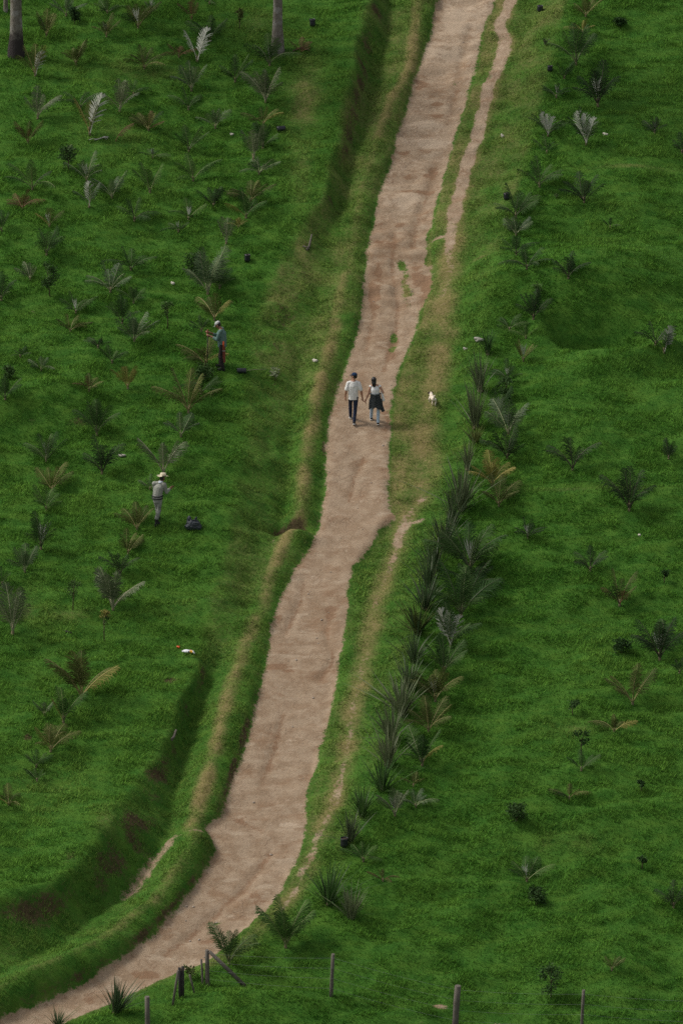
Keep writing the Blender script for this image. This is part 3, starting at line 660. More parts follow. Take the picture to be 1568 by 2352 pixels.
# type crop x y height width tone fronds options | label      (pixels of a half-scale crop of the photo)
PLANTS = '''
P A 305 75 95 130 g 5 - | greyish young palm at the top edge, right of the thick left trunk
B A 343 112 72 60 k 0 - | low dark bush just below the greyish palm at the top edge
P A 495 62 62 160 d 7 - | wide dark young palm at the top edge, midway between both trunks
P A 215 172 120 100 o 5 K | lean olive young palm with one dark left frond, right of thick trunk
P A 490 170 92 150 o 6 s | olive young palm with a short white spear, second palm row from top
P A 636 132 128 150 o 6 sK | young palm with a club of white spear leaf and long dark right frond
P A 692 45 48 50 g 3 s | white-tipped young palm cut by the top edge
P A 880 92 92 62 b 3 - | faded brownish palm seedling, upper field left of the second trunk
G A 1100 132 84 52 o 0 - | olive leafy sapling just left of the second trunk
P A 962 18 30 70 d 5 - | dark palm tips at the top edge left of the second trunk
P A 906 283 150 62 w 2 S | palm seedling with one tall white feather frond, left of second trunk
P A 965 190 118 165 d 6 - | dark young palm right behind the tall white feather frond
P A 163 350 138 110 o 5 YS | olive palm with a cream frond, in front of the thick left trunk
P A 350 300 105 140 o 6 - | low olive young palm alone below the thick left trunk's right side
P A 663 318 92 165 o 7 - | spreading olive palm in open grass, upper middle of left field
P A 822 264 62 120 b 6 - | flattened brownish palm left of the tall white feather frond's base
P A 880 420 135 115 g 6 - | upright greyish palm below the tall white feather frond
P A 1080 378 112 125 d 6 - | dark young palm, left of the tall bright V-shaped palm
P A 1238 302 118 205 d 8 s | broad dark palm standing against the foot of the second trunk
P A 1220 472 165 145 p 7 - | tall bright V-shaped palm below the second trunk
P A 175 546 135 155 p 5 - | thin pale V-shaped palm at left, below the cream-fronded palm
P A 372 500 90 180 d 6 K | dark flattened palm behind the left field's tallest white frond
P A 413 620 182 80 o 3 SY | palm seedling whose white feather frond is the left field's tallest
P A 552 512 132 135 p 5 - | pale V-shaped palm right of the tallest white feather frond
P A 614 440 74 115 d 5 - | small dark palm touching the pale V-shaped palm's upper right
P A 866 506 92 140 d 5 K | dark wing-fronded palm below the upright greyish palm
P A 990 592 104 165 g 6 K | grey-green palm with one dark left frond, mid upper field
P A 1208 575 82 160 o 6 Y | olive palm with a yellow-brown frond, left of the tipped nursery bag
P A 1208 682 108 150 d 9 - | dense dark palm in front of the yellow-frond palm by the tipped bag
P A 682 602 92 160 o 9 BK | bushy brown-green palm beside the dead orange-brown frond
P A 130 662 104 115 o 5 B | olive palm with a browned frond, far left, below the thin pale V
P A 868 697 114 150 d 6 - | dark V-shaped palm below the grey-green palm, mid upper field
B A 315 785 106 96 k 0 - | round near-black bush at left below the fallen pale branch
P A 315 702 36 70 p 3 s | pale sprout showing above the round near-black bush
P A 150 872 128 235 m 6 K | wide palm at far left with one dark frond sweeping up left
P A 400 832 112 150 g 6 s | grey palm with a small white spear, right of the round black bush
P A 702 728 54 145 d 4 s | flat dark palm with two bright white spears between its wings
P A 888 832 118 200 m 6 - | wide green palm with pale dug earth at its foot
P A 690 886 124 135 m 5 - | neat V-shaped palm below the palm with two white spears
P A 1165 740 165 75 p 3 - | thin pale palm with a long leaning frond, edge of left field
P A 1190 802 88 200 g 7 - | broad greyish palm below the thin leaning-frond palm
P A 410 952 112 90 g 3 SL | small palm with a white frond and pale spear, low left of center
P A 515 912 114 160 g 6 - | greyish palm right of the small white-fronded palm
P A 105 962 86 130 b 6 - | brownish palm near the left edge, left of the white-fronded palm
P A 228 1042 84 90 o 4 sY | palm topped by a yellow-green spear, left part of the field
P A 618 1016 104 160 d 5 K | dark T-shaped palm with both arms out level, upper left field
P A 982 952 94 104 k 7 - | compact blackish palm left of the broad olive clump
P A 866 1012 84 130 m 5 s | green V palm with upright pale spear above the level-armed dark palm
P A 820 1066 60 120 d 5 s | low dark palm with level arms and a pale spike
P A 1150 932 104 240 o 9 - | broad olive palm clump at the edge of the left field
P A 1130 1002 112 160 m 6 Y | green palm with a yellowing frond below the broad olive clump
P A 1095 1050 54 95 y 6 - | small bright yellow-green palm, edge of the left field
P A 1040 1122 124 50 p 3 - | tall thin pale palm shoot below the bright yellow-green palm
P A 215 1172 128 150 d 8 - | dark bushy palm below the palm with the yellow-green spear
P A 8 1062 84 80 d 6 - | dark palm cut by the left edge, beside the dark bushy palm
P B 1120 76 90 130 o 6 - | olive-dark palm at the top edge of the right field
P B 1105 150 60 120 y 5 - | small yellowish palm, second down the right field's upper column
P B 1075 300 175 200 d 7 - | tall dark palm in the right field's upper column, below the yellowish one
E B 935 208 34 30 p 0 - | tiny pale weed sprout above the stake of the standing nursery bag
B B 1280 122 38 62 k 0 - | low blackish scrub alone in the upper right field
P B 1175 490 185 175 k 8 s | tall blackish palm right of the upper column, upper right field
P B 985 452 80 130 d 5 s | dark palm with a white spear just above the silver-fan palm pair
P B 1022 362 66 90 d 6 - | dark low palm behind the white-speared palm, upper right field
P B 948 625 108 250 d 5 F | left of the two silver-fan palms in the upper right field
P B 1122 668 155 120 d 6 F | right of the two silver-fan palms, dark skirt below its white fan
P B 1436 612 68 115 k 7 s | blackish palm with a white spear, alone at far upper right
P B 1562 706 90 90 k 6 - | dark palm cut by the right edge, upper right
P B 942 705 74 185 d 5 - | dark thin-armed palm below the left silver-fan palm
P B 908 860 112 140 d 8 - | dark palm on a visible brown stem, right of the track's upper part
P B 1112 932 124 155 k 8 - | bluish-black bushy palm in open grass, upper right field
E B 985 912 26 24 d 0 - | tiny dark sprig beside the bluish-black bushy palm
P B 800 1002 138 190 d 7 K | dark long-armed palm beside the standing nursery bag by the track
P B 1232 1052 54 84 d 4 - | little dark palm alone on grass left of the faint brown line
P B 800 1082 94 125 g 9 - | star-shaped greyish palm below the long-armed dark palm
P B 802 1172 96 160 d 7 - | dark spreading palm under the star-shaped greyish palm
P C 8 204 106 110 d 7 - | dark palm cut by the left edge, level with the tall black bush
B C 230 186 148 92 k 0 - | tall near-black bush at left, above the palm with spread wings
P C 140 112 86 110 p 5 - | pale thin palm left of the tall near-black bush
P C 508 168 135 185 g 7 - | large grey-green palm right of the tall near-black bush
P C 602 66 96 150 d 7 - | dark palm behind the large grey-green palm
P C 350 264 88 165 d 6 s | wing-fronded palm with a white spear, below the tall black bush
P C 615 218 78 150 d 6 - | dark V palm right of the large grey-green palm's foot
P C 562 312 112 130 d 7 - | dark palm above the bushy grey palm, middle of left field
P C 618 395 126 145 g 10 - | bushy grey palm in the left field, left of the small round bush
P C 325 348 76 160 o 7 - | low olive palm beneath the wing-fronded white-spear palm
G C 772 334 116 74 k 0 - | small dark tree-like bush left of the worker in the cap
P C 452 424 66 175 k 6 - | drooping blackish palm left of the bushy grey palm
P C 516 492 74 105 d 6 - | small dark palm under the drooping blackish palm
P C 190 528 66 120 g 5 K | low palm with one dark frond to the right, left field
P C 95 468 46 74 d 5 - | little dark palm near the left edge, mid height
P C 410 622 76 120 o 7 BY | olive palm with browned fronds, left of the yellow palm
P C 588 612 118 110 y 6 - | yellow palm alone in grass left of the worker in the cap
B C 38 566 58 66 k 0 - | dark bush at the left edge level with the yellow palm
P C 25 662 96 115 d 7 - | dark palm at the left edge under the dark bush
P C 446 826 152 155 d 8 - | big dark palm with a pale brown foot above the brown ledge
P C 214 946 122 170 d 7 s | dark palm on the slope below the brown ledge, left
P C 470 1002 146 160 k 8 - | blackish palm below the brown ledge beside a pale stone
P C 240 1082 124 165 o 7 - | olive palm standing below and right of the ledge-foot dark palm
P C 215 1174 118 140 m 6 - | thin green palm above the palm with the tall white spear
B C 892 96 106 92 k 0 - | dark bush at the top of the big clump above the worker in the cap
P C 955 178 195 205 g 9 - | largest grey palm in the clump above the worker in the cap
P C 1010 150 96 140 d 7 - | dark palm at the right of the clump above the worker in the cap
P C 985 296 122 150 o 7 Y | olive palm with a yellow frond right behind the worker in the cap
P C 926 346 62 120 k 5 - | dark-armed palm at the head of the worker in the cap
P C 942 506 122 180 o 8 Y | palm the worker in the cap is tending, yellow frond at left
B C 945 572 66 112 k 0 - | dark low scrub at the feet of the worker in the cap
P C 925 634 92 150 d 8 - | dark palm under the scrub below the worker in the cap
P C 866 722 172 185 o 8 - | large olive palm between the two workers
P C 832 832 114 150 g 6 - | dark greyish palm between the large olive palm and the straw hat
P C 752 1004 176 185 p 5 - | tall pale V palm directly behind the worker in the straw hat
P C 690 1074 58 110 g 6 - | faint low palm at the left shoulder of the straw-hatted worker
P C 630 1260 112 150 o 7 - | palm with pale stalks at the feet of the straw-hatted worker
E C 1265 576 66 64 p 0 - | bright broad-leaved sprig at the end of the fallen bag's stake
P D 1040 106 104 120 k 7 K | blackish palm with long arms above the grassy knoll
P D 850 60 104 185 d 8 - | dark palm beside the bare earth patch, right of the track
E D 905 186 62 62 m 0 - | bright green weed tuft at the left end of the grassy knoll
P D 880 292 124 110 k 9 - | grey-black palm under the bright green weed tuft
P D 770 342 66 120 d 5 - | small V palm above the long pale rock
P D 845 380 60 110 m 5 - | thin green palm left of the hollow's shaded tip
P D 832 486 108 110 o 5 s | palm with a pale leaning stalk left of the shaded hollow
P D 762 572 66 130 d 6 s | dark palm with white star-like spears above the round scrub
P D 1478 446 124 80 d 3 SD | palm with a grey-white feather frond at far right, in the hollow
P D 1440 410 108 130 k 5 K | dark palm behind the far-right grey-white feather frond
B D 752 652 86 90 k 0 - | round dark scrub below the white-starred palm, right row
P D 722 744 112 90 d 6 s | dark palm with a white spear under the round scrub
P D 766 826 136 145 g 7 s | grey-green palm with a fan of pale leaflets, right of the dog
P D 760 934 106 125 k 9 - | dense dark palm two below the dog's level in the inner row
P D 1060 984 146 195 k 6 - | black wide-winged palm alone in the middle of the right field
P D 1500 934 76 94 k 7 - | small dark palm near the right edge, level with the winged palm
P D 1320 1172 186 125 k 8 - | tall dark feathery palm standing on the faint cross track
P D 690 1056 108 150 y 9 - | yellow-green bushy palm in the row right of the track
P D 722 1150 104 150 o 7 - | olive palm below the yellow-green bushy palm
P E 190 172 172 120 d 6 s | dark palm with a bright white spear near the left edge
P E 115 278 112 125 g 8 - | bushy grey palm under the bright white-speared palm
P E 590 192 98 130 o 6 - | olive palm below the feet of the straw-hatted worker
P E 552 292 104 115 k 8 - | compact black palm two below the straw-hatted worker
P E 520 452 172 170 p 8 - | large pale V palm below the compact black palm
G E 336 452 132 86 k 0 - | dark little tree with round crown in the lower left field
G E 480 594 136 62 m 0 y | slender sapling with a yellow top beside the dark little tree
P E 60 562 232 180 p 5 - | tallest pale palm at the far left edge, lower half
P E 12 336 70 70 d 4 - | palm tips poking in from the left edge, above the tallest pale palm
P E 376 862 222 235 o 8 Y | big olive palm with a yellow comb-like frond, lower left field
P E 292 972 176 120 m 6 Y | palm with a yellow left frond under the big comb-frond palm
P E 205 934 66 90 g 7 - | low greyish palm left of the yellow-left-frond palm
P E 235 1102 146 215 o 7 Y | olive V palm with yellow fronds, lower left
P E 168 1176 86 100 d 7 - | dark palm beneath the lower-left olive V palm
P F 855 124 86 130 k 6 s | small dark V palm alone below the faint cross track
P F 1140 274 116 175 k 6 K | dark palm with upright pale rib, right field
G F 1480 326 56 54 k 0 - | tiny dark tree near the right edge
P F 1275 432 156 150 o 6 BK | half-dead palm with tawny stumps and a long bare frond
B F 1285 648 56 96 k 0 - | low dark bush left of the big dark right-edge palm
P F 1460 682 192 160 k 10 s | big dark palm with a white spear stub near the right edge
P F 1550 742 56 70 k 6 - | dark palm cut by the right edge, lower half
P F 1335 886 152 195 o 6 - | olive palm with two wings on a pale stem, right field
G F 1060 934 66 72 k 0 - | small dark sapling left of the two-winged olive palm
P F 1250 1012 86 175 o 7 Y | spreading olive palm with a yellow tip, below the two-winged palm
G F 1100 1116 106 86 k 0 - | dark crowned sapling over a dark palm in the lower right field
P F 1100 1190 96 120 d 5 - | dark thin-leaved palm at the foot of the crowned sapling
P F 590 275 184 190 d 9 s | big dark palm with a pale curved rib, inner row beside the track
P F 605 352 120 190 k 8 - | black bushy palm under the pale-curved-rib palm
P F 548 482 186 190 d 9 - | large dark palm in the inner row above the bright white fan
P F 500 622 150 140 d 6 F | dark palm bearing the bright white fan, inner row
P F 470 742 128 150 d 8 - | dark palm just below the bright white fan palm
P F 430 872 128 165 o 8 s | olive palm with pale leaflet ends, two below the white fan
P F 400 1012 124 150 o 7 - | olive palm three below the bright white fan
P F 370 1164 138 165 d 7 Y | dark V palm with an orange frond, foot of the inner row
P G 42 172 84 200 o 6 Y | spread yellowish palm on a pale stem at the lower left edge
P G 172 62 66 90 d 7 - | dark palm above the spread yellowish palm, lower left
P G 1052 902 190 180 d 7 - | big dark palm leaning over the track by the braced fence post
P H 245 220 112 110 p 5 s | palm with white comb-like leaflets near the foot of the inner row
P H 340 182 64 130 g 6 - | low greyish palm right of the white comb-like palm
P H 330 86 50 80 o 5 - | small olive palm above the white comb-like palm
P H 100 432 86 135 m 6 - | green palm below the lone nursery bag at the track's lower right
P H 190 522 46 96 b 5 - | wilted brown low palm, lower right of the lone nursery bag
P H 1045 146 86 175 o 5 K | olive V palm over dark shade in the lower right field
B H 805 244 76 98 k 0 - | round dark bush alone in the lower middle right field
G H 1375 108 46 44 k 0 - | smallest dark sapling, lower right field
P H 850 522 108 195 m 6 s | palm with a white upright leaf and low wings, lower right field
B H 895 632 80 90 k 0 - | round dark bush under the palm with the white upright leaf
G H 1380 464 56 52 k 0 - | thin dark sapling near a pale fallen leaf, lower right
P H 1522 642 116 125 k 6 K | dark palm with a black horn-like frond at the lower right edge
P H 1240 932 76 104 o 5 - | small faint palm in the bottom right field
B H 960 1054 138 116 k 0 - | large dark bush behind the bottom right fence
W D 670 452 95 62 m 0 - | sword-leaved clump beside the rock, topmost of the outer row
W D 637 622 155 78 g 0 - | narrow sword-leaved clump up and right of the dog, second of the outer row
W D 615 792 172 105 g 0 - | wide sword-leaved clump just right of the dog's legs, outer row
W D 614 862 74 92 o 0 - | short olive sword-leaved clump under the one right of the dog
W D 578 982 118 64 g 0 - | slim sword-leaved clump two below the dog, outer row
W D 546 1168 172 145 g 0 - | broad grey sword-leaved clump left of the yellow-green bushy palm
W F 508 56 150 80 d 0 - | dark sword-leaved clump beneath the broad grey clump, outer row
W F 470 168 140 130 g 0 - | spreading sword-leaved clump second below the broad grey clump
W F 428 272 135 105 d 0 - | sword-leaved clump with a yellow sprig at its foot, outer row
W F 402 350 140 110 d 0 - | dark narrow sword-leaved clump left of the pale-curved-rib palm
W F 382 446 130 125 d 0 - | splayed sword-leaved clump left of the large dark inner-row palm
W F 350 562 132 135 o 0 - | olive-tipped sword-leaved clump level with the bright white fan
W F 330 692 124 112 d 0 - | upright sword-leaved clump just below the level of the white fan
W F 310 812 130 130 d 0 - | sword-leaved clump with pale side leaves, two below the white fan
W F 275 932 160 155 g 0 - | long-leaved sword clump in the outer row beside the olive palms
W F 230 1052 158 125 g 0 - | crowded sword-leaved clump above the row's bend to the trail
W F 215 1172 155 130 g 0 - | sword-leaved clump left of the orange-fronded V palm
W H 186 106 120 130 m 0 - | greener sword-leaved clump below the orange-fronded V palm
W H 95 224 124 112 m 0 - | sword-leaved clump with yellow flecks beside the white comb-like palm
W H 38 342 122 92 g 0 - | sword-leaved clump rising behind the lone nursery bag by the trail
W G 1510 628 152 135 m 0 - | dark sword-leaved clump by the trail, left of a pair in the lower middle
W H 45 692 122 122 p 0 - | pale-bladed sword clump, right of a pair in the lower middle
P G 1312 826 205 190 m 13 - | tall many-fronded palm at the track's lower right bend, above the fence
W G 530 1126 138 124 d 0 - | stiff dark sword-leaved clump on the track's lower edge
W G 268 1190 78 110 d 0 - | sword-leaved clump cut by the bottom edge, beside the track
'''

SEEN = set()
def plant_all():
    for ln in PLANTS.strip().split('\n'):
        head, label = ln.split(' | ')
        typ, c, x, y, h, w, tone, n, opts = head.split()
        assert label not in SEEN, label
        assert 4 <= len(label.split()) <= 16, label
        SEEN.add(label)
        ox, oy = CROP[c]; px, py, hp, wp = ox+float(x)/2, oy+float(y)/2, float(h)/2, float(w)/2
        left = px < 700 and not (c == 'G' and px > 490)
        if typ == 'P':
            grp = GP_ROW if (c in 'DF' and px < 1180) or (c == 'H' and px < 960) else (GP_L if left else GP_R)
            if grp == GP_ROW: hp *= 1.2; wp *= 1.2
            young_palm(px, py, hp, wp, tone, int(n), opts, label, grp)
        elif typ == 'W': sword_plant(px, py, hp, wp, {'d': 'g', 'g': 'p'}.get(tone, tone), label, 'sword-leaved clumps in the outer row right of the track')
        elif typ == 'B': bush(px, py, hp, wp, 'd', label, 'dark bushes dotted among the young palms')
        elif typ == 'G': bush(px, py, hp, wp, 'd' if tone == 'k' else tone, label, 'saplings dotted among the young palms', True, 'y' if opts == 'y' else None)
        else: weed(px, py, hp, wp, tone, label)

def weed(px, py, hp, wp, tone, label):
    loc, mpp = at(px, py); H = hp*mpp*1.05; Wd = wp*mpp*.5; rs = random.Random(int(px))
    t = thing('leafy_weed', label, 'weed', loc, 0, 'leafy weeds in the turf'); mb = MB(); st = MB()
    for i in range(9):
        a = rs.uniform(0, 6.28); tl = rs.uniform(.1, .9)
        e = Vector((math.cos(a)*math.sin(tl)*Wd*1.2, math.sin(a)*math.sin(tl)*Wd, H*rs.uniform(.55, 1)))
        st.tube([(0, 0, -.03), tuple(e*.5+Vector((0, 0, .03))), tuple(e)], [.008, .006, .003], 4)
        for _ in range(6):
            b = e*rs.uniform(.55, 1.02); d = Vector((rs.gauss(0, 1), rs.gauss(0, 1), rs.gauss(.2, .6))).normalized(); u = d.orthogonal().normalized(); s_ = rs.uniform(.04, .075)*min(1, H*2.2)
            mb.face([b, b+d*s_+u*s_*.5, b+d*s_*2.2, b+d*s_-u*s_*.5])
    st.build('stem', M_RIB['m'], t); mb.build('foliage', LEAF[tone], t)
plant_all()
# ------------------------------------------------------------------ soft bodies: overlapping ellipsoids fused into one skin
BENCH = bpy.data.scenes.new('workbench')        # meshes are fused here, away from the hillside
class Blob:
    _b = bmesh.new(); bmesh.ops.create_icosphere(_b, subdivisions=2, radius=1); _b.verts.ensure_lookup_table()
    UV = np.array([v.co[:] for v in _b.verts]); UF = np.array([[v.index for v in f.verts] for f in _b.faces]); _b.free()
    def __init__(s): s.v = []; s.f = []; s.n = 0
    def ball(s, c, r, rz=0, tilt=None):
        if not hasattr(r, '__len__'): r = (r, r, r)
        m = np.array(Euler((0, 0, rz)).to_matrix() if tilt is None else tilt)
        s.v.append((s.UV*np.array(r[:])) @ m.T + np.array(c[:])); s.f.append(s.UF+s.n); s.n += len(s.UV)
    def chain(s, pts, rad, rz=0, step=.35):
        """tapered limb through pts; rad: a number or (across, fore-aft, along) per point"""
        for (p, q), (a, b) in zip(zip(pts[:-1], pts[1:]), zip(rad[:-1], rad[1:])):
            p, q = Vector(p), Vector(q)
            a = Vector(a if hasattr(a, '__len__') else (a, a, a)); b = Vector(b if hasattr(b, '__len__') else (b, b, b))
            n = max(2, int((q-p).length/(min(*a, *b)*step))+1)
            for i in range(n+1):
                t = i/n; s.ball(p.lerp(q, t), a.lerp(b, t), rz)
    def mesh(s, name, mats, voxel=.012, smooth=6, cuts=()):
        me = mesh_np('tmp', np.concatenate(s.v), np.concatenate(s.f).ravel(), 3, [])
        o = bpy.data.objects.new('tmp', me); BENCH.collection.objects.link(o)
        r = o.modifiers.new('r', 'REMESH'); r.mode = 'VOXEL'; r.voxel_size = voxel; r.use_smooth_shade = True
        if smooth:
            k = o.modifiers.new('s', 'SMOOTH'); k.factor = .5; k.iterations = smooth
        with bpy.context.temp_override(scene=BENCH, view_layer=BENCH.view_layers[0]):
            dg = bpy.context.evaluated_depsgraph_get()
            out = bpy.data.meshes.new_from_object(o.evaluated_get(dg)); out.name = name
        bpy.data.objects.remove(o); bpy.data.meshes.remove(me)
        if cuts:
            bm = bmesh.new(); bm.from_mesh(out)
            for co, no in cuts:
                bmesh.ops.bisect_plane(bm, geom=bm.verts[:]+bm.edges[:]+bm.faces[:], plane_co=co, plane_no=no, clear_outer=True)
            bm.to_mesh(out); bm.free()
        out.materials.clear()
        for m in (mats if isinstance(mats, (list, tuple)) else [mats]): out.materials.append(m)
        return out
    def build(s, name, mats, parent, **k): return link(name, s.mesh(name, mats, **k), parent)

def cloth_mat(name, c, c2=None, sc=9, bump=.5):
    n = N(name); f = n.noise(sc, 4, .6); g = n.noise(90, 2, .5)
    return n.done(n.pbsdf(n.mix(n.sstep(f, .3, .7), c, c2 or tuple(v*.82 for v in c)), .9, n.bump(n.math('ADD', f, n.math('MULTIPLY', g, .15)), bump, .03), .15))
def skin_mat(name, c):
    n = N(name); f = n.noise(14, 3)
    return n.done(n.pbsdf(n.mix(f, c, tuple(v*.85 for v in c)), .55, n.bump(n.noise(60, 3), .15, .004), .35))
M_SKIN = skin_mat('skin_tan', (.42, .215, .13)); M_SKIN2 = skin_mat('skin_brown', (.26, .125, .075)); M_SKIN3 = skin_mat('skin_light', (.50, .27, .175))
M_WHITE = cloth_mat('white_cotton', (.86, .84, .79)); M_WHITE2 = cloth_mat('white_knit', (.87, .86, .83))
M_NAVY = cloth_mat('navy_denim', (.022, .030, .055), (.034, .044, .075)); M_JEAN = cloth_mat('washed_denim', (.46, .56, .64), (.34, .44, .53))
M_CAPN = cloth_mat('navy_cap_cloth', (.020, .040, .085)); M_CAPG = cloth_mat('grey_cap_cloth', (.38, .38, .36), (.52, .52, .50), 16)
M_JACK = cloth_mat('dark_jacket_cloth', (.065, .078, .080), (.10, .112, .112)); M_TEAL = cloth_mat('grey_green_cloth', (.135, .215, .185), (.095, .165, .15))
M_KHAK = cloth_mat('stone_grey_cloth', (.34, .34, .29), (.27, .275, .235)); M_DARK = cloth_mat('dark_work_cloth', (.030, .028, .028), (.046, .038, .034))
M_TROU = cloth_mat('grey_trouser_cloth', (.30, .30, .27), (.20, .205, .18))
M_HAIR = rough_mat('black_hair', (.010, .009, .008), (.024, .021, .018), 60, .5, .4, .01, .4)
M_RUB = rough_mat('dark_rubber', (.016, .016, .017), (.03, .03, .03), 30, .7); M_SOLE = rough_mat('white_sole', (.62, .61, .57), (.72, .71, .68), 30, .7)
M_STRAW = rough_mat('woven_straw', (.60, .52, .36), (.74, .67, .50), 70, .8, .5, .01)
M_EYE = rough_mat('eye_dark', (.02, .015, .012), (.03, .02, .018), 10, .2, 0, .001, .5)
M_LIP = rough_mat('lip', (.30, .12, .09), (.34, .14, .10), 20, .5)
M_ORANGE = rough_mat('orange_plastic', (.85, .10, .02), (.90, .14, .03), 10, .35, .1, .002, .5)
M_REDLEA = rough_mat('red_brown_leather', (.15, .035, .022), (.21, .055, .032), 14, .6, .4, .004, .3)
M_STEEL = rough_mat('blackened_iron', (.028, .024, .021), (.055, .045, .038), 25, .6, .3, .003, .4)
M_WOODG = rough_mat('weathered_wood', (.095, .082, .064), (.175, .155, .130), 9, .9, .7, .012, sc=(6, 6, .6))
M_WOODD = rough_mat('charred_wood', (.028, .026, .025), (.06, .055, .05), 9, .9, .8, .015, sc=(6, 6, .6))
M_WIRE = rough_mat('galvanised_wire', (.16, .17, .16), (.24, .25, .24), 20, .5, 0, .001, .5)

def hand(b, wr, d, side, curl=.6):
    """palm, four unequal bent fingers and a thumb off the side of the palm"""
    d = Vector(d).normalized(); sd = Vector(side).normalized(); sd = (sd-d*sd.dot(d)).normalized(); nn = d.cross(sd)
    wr = Vector(wr)
    b.chain([wr, wr+d*.045, wr+d*.085], [.026, .033, .031], step=.4)
    for k, (o, L) in enumerate(((-.028, .062), (-.010, .076), (.010, .071), (.027, .055))):
        p0 = wr+d*.085+sd*o; p1 = p0+d*L*.5+nn*L*.18*curl; p2 = p1+d*L*.32*(1-curl*.4)+nn*L*.42*curl; p3 = p2+d*L*.12+nn*L*.3*curl
        b.chain([p0, p1, p2, p3], [.0105, .0098, .009, .008], step=.6)
    t0 = wr+d*.035-sd*.030; t1 = t0-sd*.022+d*.032+nn*.012; t2 = t1-sd*.004+d*.03+nn*.012
    b.chain([t0, t1, t2], [.015, .0115, .0095], step=.5)

def head(b, c, rz, pitch=0.0, sc=1.0):
    """skull, jaw, nose and ears; rz turns the face (0 = looking up the hill)"""
    M = (Euler((0, 0, rz)).to_matrix() @ Euler((pitch, 0, 0)).to_matrix()); c = Vector(c)
    P = lambda x, y, z: c+M @ (Vector((x, y, z))*sc)
    b.ball(P(0, -.015, .025), (.076*sc, .097*sc, .098*sc), 0, M)
    b.ball(P(0, .030, -.045), (.058*sc, .066*sc, .066*sc), 0, M); b.ball(P(0, .055, -.085), (.034*sc, .034*sc, .030*sc), 0, M)
    b.chain([P(0, .090, .015), P(0, .108, -.022), P(0, .098, -.03)], [.011*sc, .016*sc, .013*sc], step=.5)
    for s in (-1, 1): b.ball(P(s*.078, -.01, -.012), (.012*sc, .022*sc, .033*sc), 0, M)
    return P, M

def face_parts(P, M, t):
    for s in (-1, 1):
        m = MB(); m.ball(P(s*.031, .079, .008), (.012, .009, .008), 2, 0, M); m.build('eye', M_EYE, t)
    m = MB(); m.ball(P(0, .088, -.058), (.024, .010, .007), 2, 0, M); m.build('mouth', M_LIP, t)

def shoe(t, an, rz, pitch, mat, sole, name='shoe', big=1.0):
    """an: ankle joint; the toe points along rz (0 = uphill), pitch lifts the heel"""
    M = Euler((0, 0, rz)).to_matrix() @ Euler((pitch, 0, 0)).to_matrix(); an = Vector(an)
    P = lambda x, y, z: an+M @ (Vector((x, y, z))*big)
    b = Blob(); b.chain([P(0, 0, .03), P(0, -.01, -.03)], [.047*big, .048*big]); b.chain([P(0, -.03, -.045), P(0, .07, -.05), P(0, .155, -.06)], [.042*big, .045*big, .034*big])
    o = b.build(name, mat, t, voxel=.01, smooth=3)
    m = MB(); pts = [(.040, -.07), (.046, .0), (.046, .1), (.034, .17), (0, .20), (-.034, .17), (-.046, .1), (-.046, 0), (-.040, -.07), (0, -.085)]
    top = [m.bm.verts.new(P(x, y, -.072)) for x, y in pts]; bot = [m.bm.verts.new(P(x, y, -.098)) for x, y in pts]
    m.bm.faces.new(top); m.bm.faces.new(bot[::-1])
    for k in range(10): m.bm.faces.new((top[k], bot[k], bot[(k+1) % 10], top[(k+1) % 10]))
    m.build('sole', sole, o)

def cap(t, P, M, mat, name='cap', up=.055):
    b = Blob(); b.ball(P(0, -.018, .052), (.089, .110, .080), 0, M); b.ball(P(0, -.018, .03), (.088, .108, .05), 0, M)
    o = b.build(name, mat, t, voxel=.009, smooth=3, cuts=[(P(0, 0, .028), M @ Vector((0, -.12, -1)))])
    m = MB(); R_ = 7; top = []
    for j in range(3):
        row = []
        for i in range(R_+1):
            a = (i/R_-.5)*2.2; r = .094+j*.040
            row.append(m.bm.verts.new(P(math.sin(a)*(.088-.004*j), .02+math.cos(a)*(r)-.015, .045-.012*j-.012*(a*a)*.5)))
        top.append(row)
    for j in range(2):
        for i in range(R_): m.bm.faces.new((top[j][i], top[j][i+1], top[j+1][i+1], top[j+1][i]))
    bmesh.ops.solidify(m.bm, geom=m.bm.faces[:], thickness=.006)
    m.build('cap_brim', mat, o)

def torso_pts(sh_z, hip_z, y=0): pass

def make_person(px, py, label, J, rz, hrz, hp, skin, group=None, sc=1.0):
    loc, mpp = at(px, py)
    t = thing('person', label, 'person', loc, 0, group)
    return t, loc

def gz(loc, x, y):
    """ground height near a person, relative to their origin"""
    return ground_z(loc.x+x, loc.y+y)-loc.z

def upper_body(b, J, rz, fem=False, skinny=0.0):
    w = .165 if fem else .185
    b.chain([J['pel'], J['waist'], J['chest'], J['neck0']],
            [(.150-skinny, .105, .10), (.125-skinny if fem else .138-skinny, .095, .10), (w-.02-skinny, .112, .11), (.075, .07, .06)], rz, .3)
    b.chain([J['shL'], J['neck0'], J['shR']], [.058 if not fem else .048, .062, .058 if not fem else .048])
    b.chain([J['neck0'], J['head']], [.056 if not fem else .048, .052 if not fem else .044])

def arm(b, s, e, w, fem=False):
    k = .84 if fem else 1
    b.chain([s, Vector(s).lerp(Vector(e), .35), e, Vector(e).lerp(Vector(w), .3), w], [.056*k, .050*k, .040*k, .042*k, .027*k])

def leg(b, h, k, a, f=1.0):
    b.chain([h, Vector(h).lerp(Vector(k), .3), k, Vector(k).lerp(Vector(a), .35), a], [.088*f, .082*f, .058*f, .058*f, .038*f])

